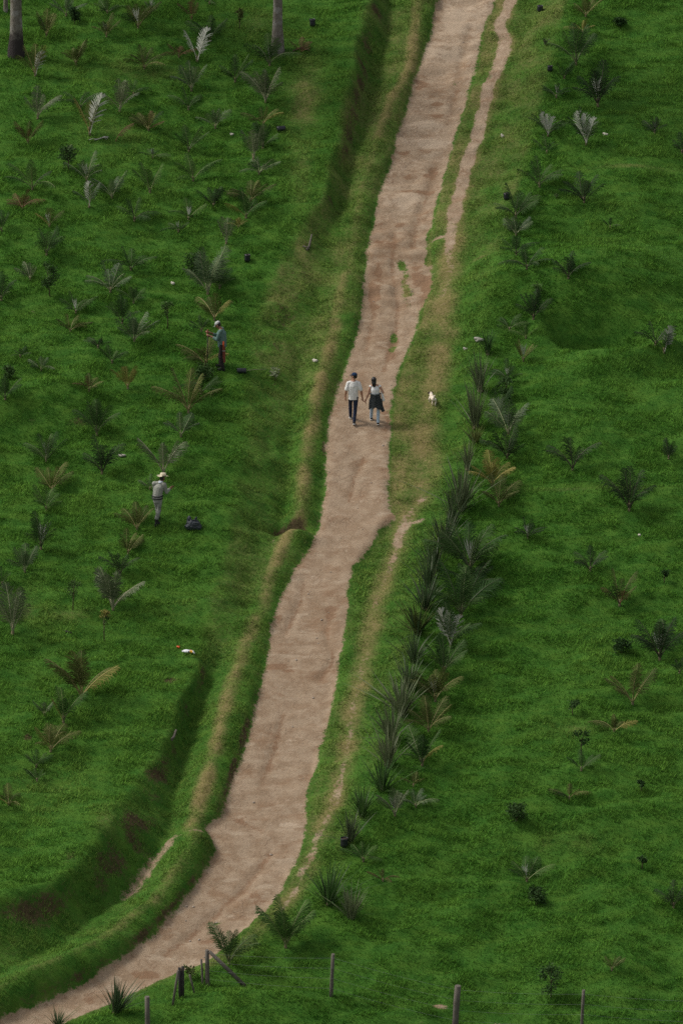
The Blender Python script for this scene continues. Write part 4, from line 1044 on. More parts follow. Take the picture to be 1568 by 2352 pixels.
# ---- man in the white T-shirt, walking up the track, looking left
def man_walking():
    t, loc = make_person(1412.6/1.7418+.0, 1702/1.7418, 'man in white T-shirt, navy jeans and navy cap walking hand in hand on the track', None, 0, 0, 0, None, 'couple walking up the track')
    gR, gL = gz(loc, .03, 0), gz(loc, -.09, .36)
    J = dict(pel=(0, .10, .97), waist=(-.005, .10, 1.12), chest=(.0, .11, 1.33), neck0=(.015, .11, 1.50), head=(.025, .13, 1.63),
             shL=(-.165, .11, 1.435), shR=(.19, .11, 1.43))
    eL, wL = (-.235, .07, 1.19), (-.262, .14, .965)
    eR, wR = (.262, .07, 1.18), (.305, .09, .935)
    hL, kL, aL = (-.085, .12, .94), (-.095, .30, .57+gL*.6), (-.09, .36, .10+gL)
    hR, kR, aR = (.085, .09, .94), (.065, .11, .52), (.03, .0, .125+gR)
    body = Blob(); upper_body(body, J, 0, skinny=.012)
    arm(body, J['shL'], eL, wL); arm(body, J['shR'], eR, wR)
    hand(body, wL, (-.02, .05, -1), (0, 1, 0), .7); hand(body, wR, (.10, .03, -1), (0, 1, 0), .9)
    leg(body, hL, kL, aL, .92); leg(body, hR, kR, aR, .92)
    P, M = head(body, (.025, .13, 1.675), .95, -.05)
    body.build('body', M_SKIN, t, voxel=.0075, smooth=2)
    face_parts(P, M, t)
    h = Blob(); h.ball(P(0, -.03, .02), (.082, .098, .085), 0, M); h.ball(P(0, -.06, -.03), (.066, .055, .05), 0, M)
    h.build('hair', M_HAIR, t, voxel=.009, smooth=2, cuts=[(P(0, .02, 0), M @ Vector((0, 1, .55)))])
    cap(t, P, M, M_CAPN)
    s = Blob(); s.chain([(0, .10, .84), (0, .10, .97), (-.005, .10, 1.14), (0, .11, 1.34), (.012, .11, 1.47)],
                        [(.178, .132, .08), (.176, .130, .1), (.176, .126, .1), (.192, .132, .1), (.135, .090, .05)], 0, .3)
    s.chain([J['shL'], (-.05, .11, 1.475), (.012, .11, 1.50), (.08, .11, 1.475), J['shR']], [.062, .062, .055, .062, .062])
    for a, e in ((J['shL'], eL), (J['shR'], eR)):
        v = Vector(a).lerp(Vector(e), .82); s.chain([a, v], [.066, .070])
    s.ball((-.06, .01, 1.0), (.03, .03, .1)); s.ball((.07, .0, 1.15), (.03, .03, .12), .2)
    s.build('shirt', M_WHITE, t, voxel=.011, smooth=5, cuts=[((0, 0, .885), (0, .1, -1))])
    p = Blob(); p.chain([(0, .10, .90), (0, .10, 1.0)], [(.158, .118, .09), (.15, .11, .08)], 0, .3)
    leg(p, hL, kL, (aL[0], aL[1], aL[2]+.0), 1.06); leg(p, hR, kR, (aR[0], aR[1], aR[2]+.0), 1.06)
    for k, a in ((kL, aL), (kR, aR)): p.chain([k, a], [.070, .056])
    p.build('jeans', M_NAVY, t, voxel=.011, smooth=4)
    shoe(t, (aL[0], aL[1], aL[2]+.0), .15, 0, M_RUB, M_SOLE); shoe(t, aR, -.1, -.38, M_RUB, M_SOLE)
    return loc

def woman_walking():
    t, loc = make_person(1511.5/1.7418, 1704/1.7418, 'woman in sleeveless white top, dark jacket round her waist and light blue jeans', None, 0, 0, 0, None, 'couple walking up the track')
    gR, gL = gz(loc, .0, 0), gz(loc, -.22, .34)
    ox = -.10
    J = dict(pel=(ox+.01, .10, .91), waist=(ox+.01, .10, 1.05), chest=(ox, .11, 1.22), neck0=(ox-.02, .11, 1.375), head=(ox-.035, .13, 1.49),
             shL=(ox-.15, .11, 1.33), shR=(ox+.16, .11, 1.335))
    eL, wL = (ox-.215, .08, 1.09), (ox-.30, .10, .885)
    eR, wR = (ox+.275, .06, 1.13), (ox+.20, .27, 1.19)
    hL, kL, aL = (ox-.075, .12, .88), (ox-.105, .26, .52+gL*.6), (ox-.125, .34, .10+gL)
    hR, kR, aR = (ox+.095, .09, .88), (ox+.11, .09, .49), (0, 0, .115+gR)
    body = Blob(); upper_body(body, J, 0, True, .01)
    arm(body, J['shL'], eL, wL, True); arm(body, J['shR'], eR, wR, True)
    hand(body, wL, (-.35, .05, -1), (0, 1, 0), .9); hand(body, wR, (-.5, .7, .4), (0, 0, 1), .8)
    leg(body, hL, kL, aL, .86); leg(body, hR, kR, aR, .86)
    P, M = head(body, (ox-.045, .13, 1.535), .1, -.05, .95)
    body.build('body', M_SKIN3, t, voxel=.0075, smooth=2)
    face_parts(P, M, t)
    h = Blob(); h.ball(P(0, -.028, .03), (.092, .108, .104), 0, M); h.chain([P(0, -.075, .0), P(-.005, -.105, -.10), P(-.01, -.105, -.19)], [(.085, .05, .06), (.078, .042, .06), (.040, .028, .04)], 0, .3)
    h.build('hair', M_HAIR, t, voxel=.009, smooth=3, cuts=[(P(0, .045, 0), M @ Vector((0, 1, .35)))])
    s = Blob(); s.chain([(ox+.01, .10, .98), J['waist'], J['chest'], (ox-.01, .11, 1.335)], [(.145, .115, .08), (.140, .112, .1), (.162, .128, .1), (.115, .08, .05)], 0, .3)
    s.chain([J['shL'], (ox-.005, .11, 1.365), J['shR']], [.052, .056, .052])
    s.build('top', M_WHITE2, t, voxel=.011, smooth=5, cuts=[((0, 0, .99), (0, 0, -1))])
    p = Blob(); p.chain([(ox+.01, .10, .84), (ox+.01, .10, .95)], [(.165, .120, .09), (.15, .11, .08)], 0, .3)
    leg(p, hL, kL, aL, .95); leg(p, hR, kR, aR, .95)
    for k, a in ((kL, aL), (kR, aR)): p.chain([k, a], [.064, .055])
    p.build('jeans', M_JEAN, t, voxel=.011, smooth=4)
    # the jacket: a knotted band and a flared, folded skirt of cloth with a long right flap
    m = MB(); n = 40; rows = []
    for j in range(9):
        f = j/8; row = []
        for i in range(n):
            a = 2*math.pi*i/n; rr = 1+.07*f*math.sin(a*7+j*.3)+.05*f*math.sin(a*3+1)
            drop = .45+.17*max(0, math.cos(a+.25))**3+.07*max(0, -math.cos(a-.3))**2+.02*math.sin(a*9)
            if math.sin(a) > .55: drop *= .55
            rx = (.158+.075*f+.06*f*f*max(0, math.cos(a)))*rr; ry = (.125+.065*f)*rr
            row.append(m.bm.verts.new((ox+.01+math.cos(a)*rx, .10+math.sin(a)*ry, 1.085-drop*f)))
        rows.append(row)
    for j in range(8):
        for i in range(n):
            q = m.bm.faces.new((rows[j][i], rows[j][(i+1) % n], rows[j+1][(i+1) % n], rows[j+1][i])); q.smooth = True
    bmesh.ops.solidify(m.bm, geom=m.bm.faces[:], thickness=.012)
    o = m.build('jacket', M_JACK, t)
    b = Blob(); pts = [(ox+.01+.162*math.cos(a), .10+.128*math.sin(a), 1.08) for a in np.linspace(0, 2*math.pi, 25)]
    b.chain(pts, [.026]*25); b.ball((ox-.0, -.035, 1.07), (.05, .03, .035)); b.build('knotted_sleeves', M_JACK, o, voxel=.01, smooth=3)
    shoe(t, aL, .05, 0, M_RUB, M_SOLE, big=.92); shoe(t, aR, -.05, -.32, M_RUB, M_SOLE, big=.92)
    # white cloth bag over her right forearm
    g = Blob(); q = loc+Vector((ox+.235, .14, 1.12))
    c0 = Vector((0, 0, 0))
    g.chain([c0+Vector((-.02, 0, .05)), c0+Vector((.01, -.02, -.12)), c0+Vector((.045, -.02, -.27))], [(.022, .05, .03), (.046, .06, .05), (.052, .055, .045)], .2, .3)
    tag(link('cloth_bag', g.mesh('cloth_bag', M_WHITE2, voxel=.01, smooth=3), None, q), 'white cloth bag hanging from the right forearm of the woman on the track', 'bag')

def worker_cap():
    t, loc = make_person((760+672/5.227)/1.7418, (1240+1275/5.227)/1.7418, 'worker in grey-green shirt and light grey cap bending over a palm, pole in hand', None, 0, 0, 0, None)
    rz = 1.25                                   # faces left, a little up the hill
    J = dict(pel=(0.0, .02, .90), waist=(.015, .02, 1.06), chest=(.0, .03, 1.27), neck0=(-.035, .05, 1.44), head=(-.10, .07, 1.53),
             shL=(-.05, -.12, 1.39), shR=(.0, .20, 1.40))
    eL, wL = (-.16, -.12, 1.11), (-.385, -.02, 1.215)
    eR, wR = (-.17, .22, 1.16), (-.40, .06, 1.31)
    g2 = gz(loc, .02, .16)
    hL, kL, aL = (-.01, -.065, .88), (-.04, -.04, .48), (.02, 0, .10)
    hR, kR, aR = (-.0, .10, .88), (-.06, .15, .50), (-.04, .17, .10+g2)
    body = Blob(); upper_body(body, J, rz, skinny=.01); arm(body, J['shL'], eL, wL); arm(body, J['shR'], eR, wR)
    hand(body, wL, (-1, .1, .25), (0, 0, 1), 1.0); hand(body, wR, (-1, -.1, .2), (0, 0, 1), 1.0)
    leg(body, hL, kL, aL, .9); leg(body, hR, kR, aR, .9)
    P, M = head(body, (-.135, .08, 1.575), 1.30, -.62)
    body.build('body', M_SKIN2, t, voxel=.0075, smooth=2)
    face_parts(P, M, t)
    h = Blob(); h.ball(P(0, -.03, .0), (.080, .092, .085), 0, M)
    h.build('hair', M_HAIR, t, voxel=.009, smooth=2, cuts=[(P(0, -.005, 0), M @ Vector((0, 1, .3)))])
    cap(t, P, M, M_CAPG)
    s = Blob(); s.chain([(.01, .02, .84), (.01, .02, .98), (.02, .02, 1.10), (.005, .03, 1.29), (-.02, .045, 1.41)], [(.165, .155, .08), (.160, .155, .1), (.165, .152, .1), (.185, .150, .1), (.12, .085, .05)], rz, .3)
    s.chain([J['shL'], (-.02, .05, 1.41), J['shR']], [.068, .07, .068])
    for a, e, w in ((J['shL'], eL, wL), (J['shR'], eR, wR)):
        s.chain([a, e], [.076, .064]); s.chain([e, Vector(e).lerp(Vector(w), .45)], [.062, .055])
    s.build('shirt', M_TEAL, t, voxel=.011, smooth=4, cuts=[((0, 0, .83), (0, 0, -1))])
    p = Blob(); p.chain([(0, .02, .84), (0, .02, .92)], [(.145, .125, .09), (.14, .12, .08)], rz, .3)
    leg(p, hL, kL, aL, 1.05); leg(p, hR, kR, aR, 1.05)
    for k, a in ((kL, aL), (kR, aR)): p.chain([k, a], [.076, .07])
    p.build('trousers', M_DARK, t, voxel=.011, smooth=4)
    shoe(t, aL, 1.4, 0, M_RUB, M_RUB, 'boot', 1.05); shoe(t, aR, 1.3, 0, M_RUB, M_RUB, 'boot', 1.05)
    # digging pole held upright in both fists
    q = MB(); a = Vector((-.475, .03, 1.42)); bt = Vector((-.49, .04, gz(loc, -.49, .04)-.03))
    tt = thing('digging_pole', 'black iron digging pole held upright by the worker in the grey cap', 'pole', loc+bt)
    q.tube([Vector((0, 0, 0)), (a-bt)*.5, (a-bt)*.93], [.014, .016, .016], 8); q.build('shaft', M_STEEL, tt)
    q = MB(); q.tube([(a-bt)*.86, (a-bt)], [.021, .023], 8); q.build('grip', M_REDLEA, tt)
    # machete in its sheath at his hip
    tt = thing('machete', 'machete with red handle in a red-brown sheath at the worker\'s hip', 'machete', loc+Vector((.055, -.155, .88)))
    q = MB(); q.tube([(0, 0, .0), (.0, -.005, .16)], [.022, .026], 8); q.ball((0, -.005, .165), (.028, .024, .02), 2); q.build('handle', M_ORANGE, tt)
    q = MB()
    for z0, z1, w0, w1 in ((0, -.14, .052, .050), (-.14, -.42, .046, .050), (-.42, -.56, .050, .028)):
        q.box(Vector((.008-.02*(z0+z1), .012, (z0+z1)/2)), ((w0+w1)*.95, .028, abs(z1-z0)))
    q.build('sheath', M_REDLEA, tt)
    q = MB(); q.box(Vector((.012, .010, -.15)), (.108, .036, .022)); q.build('strap', M_KHAK, tt)

def worker_hat():
    t, loc = make_person((540+428/4.9)/1.7418, (1860+1190/4.9)/1.7418, 'worker in stone-grey shirt and trousers wearing a straw hat, back turned', None, 0, 0, 0, None)
    rz = -.55
    J = dict(pel=(.03, .06, .90), waist=(.04, .06, 1.05), chest=(.075, .09, 1.25), neck0=(.13, .13, 1.42), head=(.18, .16, 1.52),
             shL=(-.07, .14, 1.38), shR=(.255, .05, 1.37))
    eR, wR = (.325, .10, 1.09), (.435, .26, 1.17)
    eL, wL = (-.06, .30, 1.13), (.16, .42, 1.12)
    g2 = gz(loc, .02, .18)
    hL, kL, aL = (-.03, .10, .88), (.02, .19, .50), (.03, .20, .10+g2)
    hR, kR, aR = (.11, .02, .88), (.075, .05, .48), (.0, .0, .10)
    body = Blob(); upper_body(body, J, rz, skinny=.01); arm(body, J['shL'], eL, wL); arm(body, J['shR'], eR, wR)
    hand(body, wR, (.5, .6, .35), (0, 0, 1), .9); hand(body, wL, (.9, .5, .1), (0, 0, 1), .9)
    leg(body, hL, kL, aL, .9); leg(body, hR, kR, aR, .9)
    P, M = head(body, (.20, .17, 1.56), -.75, -.45)
    body.build('body', M_SKIN2, t, voxel=.0075, smooth=2)
    face_parts(P, M, t)
    h = Blob(); h.ball(P(0, -.03, .0), (.082, .096, .088), 0, M); h.ball(P(0, -.055, -.055), (.06, .045, .04), 0, M)
    h.build('hair', M_HAIR, t, voxel=.009, smooth=2, cuts=[(P(0, .01, 0), M @ Vector((0, 1, .4)))])
    # hat: brim with a dip, pinched crown, dark band
    m = MB(); n = 36; T = Matrix.Translation(P(0, -.005, .055)) @ (M @ Euler((.28, -.06, 0)).to_matrix()).to_4x4()
    prof = [(.205, .004), (.200, -.004), (.15, -.006), (.108, .004), (.103, .05), (.098, .09), (.080, .112), (.045, .112), (.0, .098)]
    rows = []
    for r, z in prof[:-1]:
        rows.append([m.bm.verts.new(T @ Vector((math.cos(a)*r*.95, math.sin(a)*r*1.06, z+(.028*(abs(math.cos(a))**2)*(r-.1)/.1 if r > .12 else 0)))) for a in [2*math.pi*i/n for i in range(n)]])
    c = m.bm.verts.new(T @ Vector((0, 0, prof[-1][1])))
    for a, b in zip(rows[:-1], rows[1:]):
        for i in range(n): m.bm.faces.new((a[i], a[(i+1) % n], b[(i+1) % n], b[i])).smooth = True
    for i in range(n): m.bm.faces.new((rows[-1][i], rows[-1][(i+1) % n], c)).smooth = True
    hat = m.build('straw_hat', M_STRAW, t)
    m = MB(); m.tube([T @ Vector((0, 0, .006)), T @ Vector((0, 0, .036))], [.1115, .1085], 28); m.build('hat_band', M_RUB, hat)
    s = Blob(); s.chain([(.03, .06, .88), (.035, .06, 1.0), (.045, .065, 1.08), (.08, .09, 1.27), (.115, .12, 1.39)], [(.170, .138, .08), (.168, .138, .1), (.172, .142, .1), (.186, .145, .1), (.12, .085, .05)], rz, .3)
    s.chain([J['shL'], (.10, .11, 1.40), J['shR']], [.070, .072, .070])
    for a, e, w in ((J['shL'], eL, wL), (J['shR'], eR, wR)):
        s.chain([a, e], [.078, .066]); s.chain([e, Vector(e).lerp(Vector(w), .8)], [.064, .050])
    s.build('shirt', M_KHAK, t, voxel=.011, smooth=4, cuts=[((0, 0, .86), (0, 0, -1))])
    b = Blob(); b.chain([(.12, .09, 1.435), (.15, .12, 1.465)], [(.085, .075, .02), (.078, .07, .02)], rz, .3); b.build('collar', cloth_mat('pale_blue_collar', (.55, .60, .66)), t, voxel=.01, smooth=2)
    for z in (.985, .905):
        m = MB(); k = 32; Mz = Euler((0, 0, rz)).to_matrix()
        ring = [Vector((.032, .06, z))+Mz @ Vector((math.cos(a)*.178, math.sin(a)*.148, .008*math.cos(a))) for a in [2*math.pi*i/k for i in range(k+1)]]
        m.tube(ring, [.021]*(k+1), 6); m.build('belt', M_RUB, t)
    p = Blob(); p.chain([(.03, .06, .80), (.03, .06, .92)], [(.155, .130, .10), (.15, .125, .08)], rz, .3)
    leg(p, hL, kL, aL, 1.06); leg(p, hR, kR, aR, 1.06)
    for k, a in ((kL, (aL[0], aL[1], aL[2]+.14)), (kR, (aR[0], aR[1], aR[2]+.14))): p.chain([k, a], [.078, .068])
    p.build('trousers', M_TROU, t, voxel=.011, smooth=4)
    for a, r in ((aL, -.5), (aR, -.7)):
        shoe(t, a, r, 0, M_RUB, M_RUB, 'boot', 1.15)
        b = Blob(); b.chain([a, Vector(a)+Vector((.005, .01, .17))], [.056, .066]); b.build('boot_leg', M_RUB, t.children[-1], voxel=.01, smooth=2)

man_walking(); woman_walking(); worker_cap(); worker_hat()

# ---- the little dog, seen from behind
def dog():
    loc, mpp = at((1300+1358/3.136)/1.7418, (1440+585/3.136)/1.7418)
    t = thing('dog', 'small cream dog with curled tail walking on the dry grass beside the track', 'dog', loc, -.22); t.scale = (.88,)*3
    m = N('cream_fur'); f = m.noise(9, 4); M_FUR = m.done(m.pbsdf(m.mix(m.sstep(f, .35, .65), (.70, .58, .45), (.82, .73, .61)), .9, m.bump(m.noise(70, 3), .6, .012), .1))
    M_EAR = rough_mat('dark_fur', (.045, .030, .022), (.09, .06, .045), 40)
    b = Blob()
    hip, mid, che = Vector((0, 0, .29)), Vector((-.07, .15, .285)), Vector((-.135, .29, .30))
    b.chain([hip, mid, che], [(.080, .085, .088), (.076, .09, .080), (.090, .095, .105)], .35, .3)
    nk, hd = Vector((-.165, .37, .37)), Vector((-.20, .42, .38))
    b.chain([che, nk, hd], [.085, .068, .070], 0, .3)
    M = Euler((0, 0, .6)).to_matrix(); H = lambda x, y, z: hd+M @ Vector((x, y, z))
    b.ball(H(0, 0, .01), (.072, .075, .066), .6); b.chain([H(0, .05, -.018), H(0, .095, -.028)], [.040, .032])
    def G(x, y): return gz(loc, x, y)
    # hind legs: thigh, knee forward, hock back, paw
    for sx, dy in ((-.055, .05), (.075, -.02)):
        gx_ = G(sx, dy); k = Vector((sx, dy+.075, .185+gx_*.5)); hk = Vector((sx, dy-.03, .105+gx_)); pw = Vector((sx, dy+.005, .022+gx_))
        b.chain([hip+Vector((sx*.75, 0, -.01)), k, hk, pw+Vector((0, -.005, .01)), pw+Vector((0, .035, -.002))], [.060, .040, .021, .019, .020])
    for sx, dy in ((-.215, .24), (-.075, .34)):
        gx_ = G(sx, dy); b.chain([che+Vector(((sx+.135)*.75, .0, -.03)), Vector((sx, dy-.01, .17+gx_*.5)), Vector((sx, dy, .09+gx_)), Vector((sx, dy, .025+gx_)), Vector((sx, dy+.03, .02+gx_))], [.050, .032, .022, .019, .021])
    tl = [hip+Vector((.01, -.06, .05)), hip+Vector((.03, -.10, .10)), hip+Vector((.055, -.09, .15)), hip+Vector((.06, -.05, .165)), hip+Vector((.045, -.03, .14))]
    b.chain(tl, [.026, .026, .026, .024, .018])
    b.build('body', M_FUR, t, voxel=.0075, smooth=3)
    for s in (-1, 1):
        e = MB(); a, c, d = H(s*.045, -.01, .065), H(s*.085, .01, .055), H(s*.085, .03, -.01)
        e.tube([a, c, d], [.026, .028, .012], 6); e.build('ear', M_EAR, t)
        e = MB(); e.ball(H(s*.030, .062, .015), .009, 2); e.build('eye', M_EYE, t)
    e = MB(); e.ball(H(0, .128, -.02), (.014, .011, .010), 2); e.build('nose', M_EYE, t)
dog()

# ------------------------------------------------------------------ trees at the top left
def tall_palm(px, py, wp, label, dark_foot, hgt=14.0):
    loc, mpp = at(px, py); r = wp*mpp*.5
    t = thing('palm_tree', label, 'palm tree', loc, 0)
    n = N('palm_trunk_bark'); tc = n.add('ShaderNodeTexCoord').outputs['Object']
    sep = n.add('ShaderNodeSeparateXYZ'); n.lk(tc, sep.inputs[0])
    f = n.noise(9, 6, .75, sc=(1.2, 1.2, .7)); g = n.noise(2.2, 4, .6)
    c = n.mix(n.sstep(f, .35, .65), (.130, .112, .088), (.235, .21, .175)); c = n.mix(n.math('MULTIPLY', n.sstep(g, .5, .62), .6), c, (.32, .305, .28))
    if dark_foot: c = n.mix(n.sstep(n.math('ADD', sep.outputs[2], n.math('MULTIPLY_ADD', f, .9, -.45)), 1.05, .55), c, (.045, .038, .036))
    m = n.done(n.pbsdf(c, .9, n.bump(f, .8, .04), .1))
    b = MB(); zs = [-.35, .02, .2, .45, .8, 1.2, 1.8, 3, 5, 8, 11, hgt]; fl = [1.75, 1.62, 1.48, 1.34, 1.16, 1.06, 1.0, 1, .98, .95, .9, .8]
    b.tube([(.03*math.sin(z*.5), 0, z) for z in zs], [r*k for k in fl], 22, 0, True, .035); b.build('trunk', m, t)
    cr = MB(); rs = random.Random(int(px))
    for i in range(26):
        az = i*2.4; tl = rs.uniform(.35, 1.5)
        o = Matrix.Translation((0, 0, hgt-.1)) @ Euler((0, tl, az)).to_matrix().to_4x4() @ Matrix.Scale(rs.uniform(2.2, 3.0), 4)
        tmp = bmesh.new(); tmp.from_mesh(frond_mesh('d', 2)); tmp.transform(o); me = bpy.data.meshes.new('x'); tmp.to_mesh(me); tmp.free()
        cr.bm.from_mesh(me); bpy.data.meshes.remove(me)
    cr.build('crown', [LEAF['d'], M_RIB['d']], t)
tall_palm(38, 126, 26, 'thick grey palm trunk with a blackened foot at the top left corner', True)
tall_palm(637, 118, 21, 'slimmer pale grey palm trunk at the top middle of the left field', False)
tall_palm(14, 24, 7, 'thin dim trunk beside the thick one in the top left corner', False, 9.0)

# ------------------------------------------------------------------ nursery bags, sack, litter, stones, sticks
n = N('black_plastic_film'); f = n.noise(14, 4); M_FILM = n.done(n.pbsdf(n.mix(f, (.010, .011, .014), (.022, .024, .030)), .38, n.bump(f, .6, .02), .5))
n = N('sack_plastic'); f = n.noise(11, 5, .7); M_SACK = n.done(n.pbsdf(n.mix(f, (.014, .017, .022), (.05, .062, .075)), .33, n.bump(f, .9, .05), .5))
M_SOIL = rough_mat('potting_soil', (.035, .025, .017), (.07, .05, .035), 30)
BAG_G = 'black nursery bags dropped on the grass'
def nursery_bag(px, py, wp, hp, label, lying=False, rz=0.0, stake=None):
    loc, mpp = at(px, py); r = wp*mpp*.5; h = hp*mpp/math.cos(PITCH)
    if lying: r, h = hp*mpp*.5, wp*mpp
    t = thing('nursery_bag', label, 'nursery bag', loc, 0, BAG_G)
    m = MB(); rs = random.Random(int(px)); n_ = 18; rows = []
    for z, k in ((0, .9), (.04, 1.0), (.3, 1.04), (.6, 1.0), (.85, 1.02), (1.0, 1.06), (1.0, .97), (.88, .95)):
        rows.append([m.bm.verts.new((math.cos(a)*r*k*rs.uniform(.95, 1.05), math.sin(a)*r*k*rs.uniform(.95, 1.05), z*h+rs.uniform(-.008, .008))) for a in [2*math.pi*i/n_ for i in range(n_)]])
    for a, b in zip(rows[:-1], rows[1:]):
        for i in range(n_): m.bm.faces.new((a[i], a[(i+1) % n_], b[(i+1) % n_], b[i])).smooth = True
    m.bm.faces.new(rows[0][::-1])
    s = MB(); s.bm.faces.new([s.bm.verts.new((math.cos(2*math.pi*i/n_)*r*.96, math.sin(2*math.pi*i/n_)*r*.96, .87*h+.008*math.sin(i*2))) for i in range(n_)])
    rot = (0, math.pi/2, rz) if lying else (rs.uniform(-.06, .06), rs.uniform(-.06, .06), rz)
    if lying: t.location = loc+Vector((-h*.5*math.cos(rz), -h*.5*math.sin(rz), r*.92))
    m.build('bag', M_FILM, t, (0, 0, 0), rot); s.build('soil', M_SOIL, t, (0, 0, 0), rot)
    if stake:
        e, _ = at(*stake); k = MB(); st = Vector((h*.9, 0, 0)) if lying else Vector((0, 0, h*.8))
        end = e-t.location+Vector((0, 0, .05)); k.tube([st, st.lerp(end, .5)+Vector((0, 0, .02)), end], [.010, .009, .007], 6); k.build('seedling_stem', M_RIB['p'], t)
nursery_bag(718, 60, 13, 15, 'upright black nursery bag in grass near the top, right of the second trunk')
nursery_bag(645, 301, 18, 12, 'tipped black nursery bag beside a yellow-frond palm in the left field', True, .3)
nursery_bag(568, 600, 13, 15, 'square black nursery bag alone in grass above the worker in the cap')
nursery_bag(555, 857, 21, 12, 'black nursery bag lying with a long stem, beside the worker in the cap', True, 0, (612, 852))
nursery_bag(1239, 26, 13, 13, 'topmost black nursery bag, right of the track at the top edge')
nursery_bag(1262, 163, 12, 11, 'small black nursery bag with a stake, upper right of the track')
nursery_bag(1163, 458, 14, 14, 'bluish black nursery bag above the long-armed palm, right of the track')
nursery_bag(790, 1944, 17, 20, 'lone black nursery bag behind a sword-leaved clump at the lower right trail')

def sack():
    loc, mpp = at(443, 1217)
    t = thing('black_sack', 'shiny crumpled black plastic sack on the grass beside the straw-hatted worker', 'sack', loc)
    b = Blob(); b.ball((0, 0, .13), (.27, .21, .19)); b.ball((-.08, 0, .24), (.16, .15, .14)); b.ball((.10, 0, .18), (.16, .14, .15)); b.ball((.16, -.03, .10), (.13, .13, .12)); b.ball((-.14, -.05, .1), (.13, .12, .12))
    b.chain([(-.12, 0, .34), (-.09, 0, .42)], [.07, .045]); b.chain([(.06, 0, .30), (.11, 0, .39)], [.05, .035])
    o = b.build('sack', M_SACK, t, voxel=.014, smooth=2)
    me = o.data; co = np.empty(len(me.vertices)*3, np.float32); me.vertices.foreach_get('co', co); co = co.reshape(-1, 3)
    k = fbm(co[:, 0]*9+3*co[:, 2], co[:, 1]*9+co[:, 2]*8, 301, 3); c0 = np.array([0, 0, .15]); d = co-c0; d /= np.linalg.norm(d, axis=1, keepdims=True)
    co += d*(k*.07)[:, None]; me.vertices.foreach_set('co', co.ravel()); me.update()
    m = MB(); m.tube([(-.14, -.03, .37), (-.02, -.05, .35), (.06, -.03, .34), (.12, -.02, .36)], [.018, .014, .014, .018], 6); m.build('tied_handles', M_SACK, t)
sack()

def litter():
    loc, mpp = at(432, 1500)
    n = N('printed_wrapper'); tc = n.add('ShaderNodeTexCoord').outputs['Object']; sep = n.add('ShaderNodeSeparateXYZ'); n.lk(tc, sep.inputs[0])
    X = sep.outputs[0]; w_ = n.noise(12, 3); X2 = n.math('ADD', X, n.math('MULTIPLY_ADD', w_, .12, -.06)); Y2 = n.math('ADD', sep.outputs[1], n.math('MULTIPLY_ADD', w_, .1, -.05))
    band = lambda v, a, b: n.math('MULTIPLY', n.sstep(v, a, a+.006), n.sstep(v, b+.006, b))
    c = n.mix(n.sstep(n.noise(22, 3), .4, .6), (.74, .73, .78), (.84, .83, .86))
    c = n.mix(n.math('MULTIPLY', band(X2, .055, .12), n.sstep(Y2, -.01, .0)), c, (.30, .03, .06)); c = n.mix(n.math('MULTIPLY', band(X2, .085, .105), n.sstep(Y2, .02, .03)), c, (.20, .28, .40))
    c = n.mix(n.math('MULTIPLY', band(X2, .075, .16), n.sstep(Y2, -.012, -.02)), c, (.85, .44, .05)); c = n.mix(n.math('MULTIPLY', band(X2, .12, .17), n.sstep(Y2, .025, .035)), c, (.80, .30, .04))
    c = n.mix(n.math('MULTIPLY', band(X2, .025, .07), n.sstep(Y2, -.03, -.04)), c, (.04, .03, .035))
    m = n.done(n.pbsdf(c, .4, n.bump(n.noise(18, 4), .8, .02), .4))
    t = thing('plastic_wrapper', 'crumpled white plastic wrapper with red and orange print lying on the grass', 'wrapper', loc+Vector((0, 0, .03)), -.16)
    b = Blob(); b.ball((-.05, 0, .03), (.13, .10, .055)); b.ball((.07, 0, .03), (.12, .085, .05)); b.ball((.14, -.02, .02), (.075, .06, .035)); b.chain([(.18, -.04, .01), (.235, -.07, -.01)], [.025, .012]); b.ball((-.13, .01, .02), (.07, .07, .03))
    o = b.build('wrapper', m, t, voxel=.01, smooth=2)
    p, _ = at(409, 1488)
    t = thing('orange_lid', 'small orange lid lying just left of the crumpled white wrapper', 'lid', p+Vector((0, 0, .03)))
    q = MB(); q.tube([(-.035, 0, .015), (.035, -.01, .0)], [.030, .034], 12); q.build('lid', M_ORANGE, t); q = MB(); q.tube([(.03, -.009, .0), (.05, -.012, -.004)], [.039, .039], 12); q.build('rim', M_ORANGE, t)
litter()

M_STONE = rough_mat('field_stone', (.30, .28, .24), (.44, .41, .36), 9, .9, .6, .02); M_STONEW = rough_mat('pale_stone', (.55, .50, .42), (.66, .60, .52), 9)
def stone(px, py, rx, rz_, label, mat=None, ang=0):
    loc, mpp = at(px, py); rs = random.Random(int(px)); m = MB(); rx *= mpp; rz_ *= mpp
    m.ball((0, 0, rz_*.35), (rx, rx*.7, rz_), 3)
    for v in m.bm.verts: v.co *= 1+.28*(math.sin(v.co.x*23/rx*.12+rs.random())*math.cos(v.co.y*17+v.co.z*31)) + rs.uniform(-.05, .05)
    tag(m.build('stone', mat or M_STONE, None, loc, (0, 0, ang)), label, 'stone', 'stones in the grass')
stone(1099, 783, 11, 6, 'flat grey rock poking from the turf right of the track')
stone(1068, 803, 6, 4, 'small pale rock below the flat grey rock, right of the track')
stone(397, 653, 5, 4, 'pale stone in grass above the worker in the cap', M_STONEW)
stone(723, 830, 7, 4, 'pale pinkish stone on the berm left of the walking man', M_STONEW)
stone(280, 1047, 10, 3, 'dim flat stone beside the blackish palm below the brown ledge')
stone(1153, 315, 4, 5, 'small cream stone on the grass bank right of the track', M_STONEW)
stone(1389, 310, 7, 4, 'cream stone right of the silver-fan palms', M_STONEW)
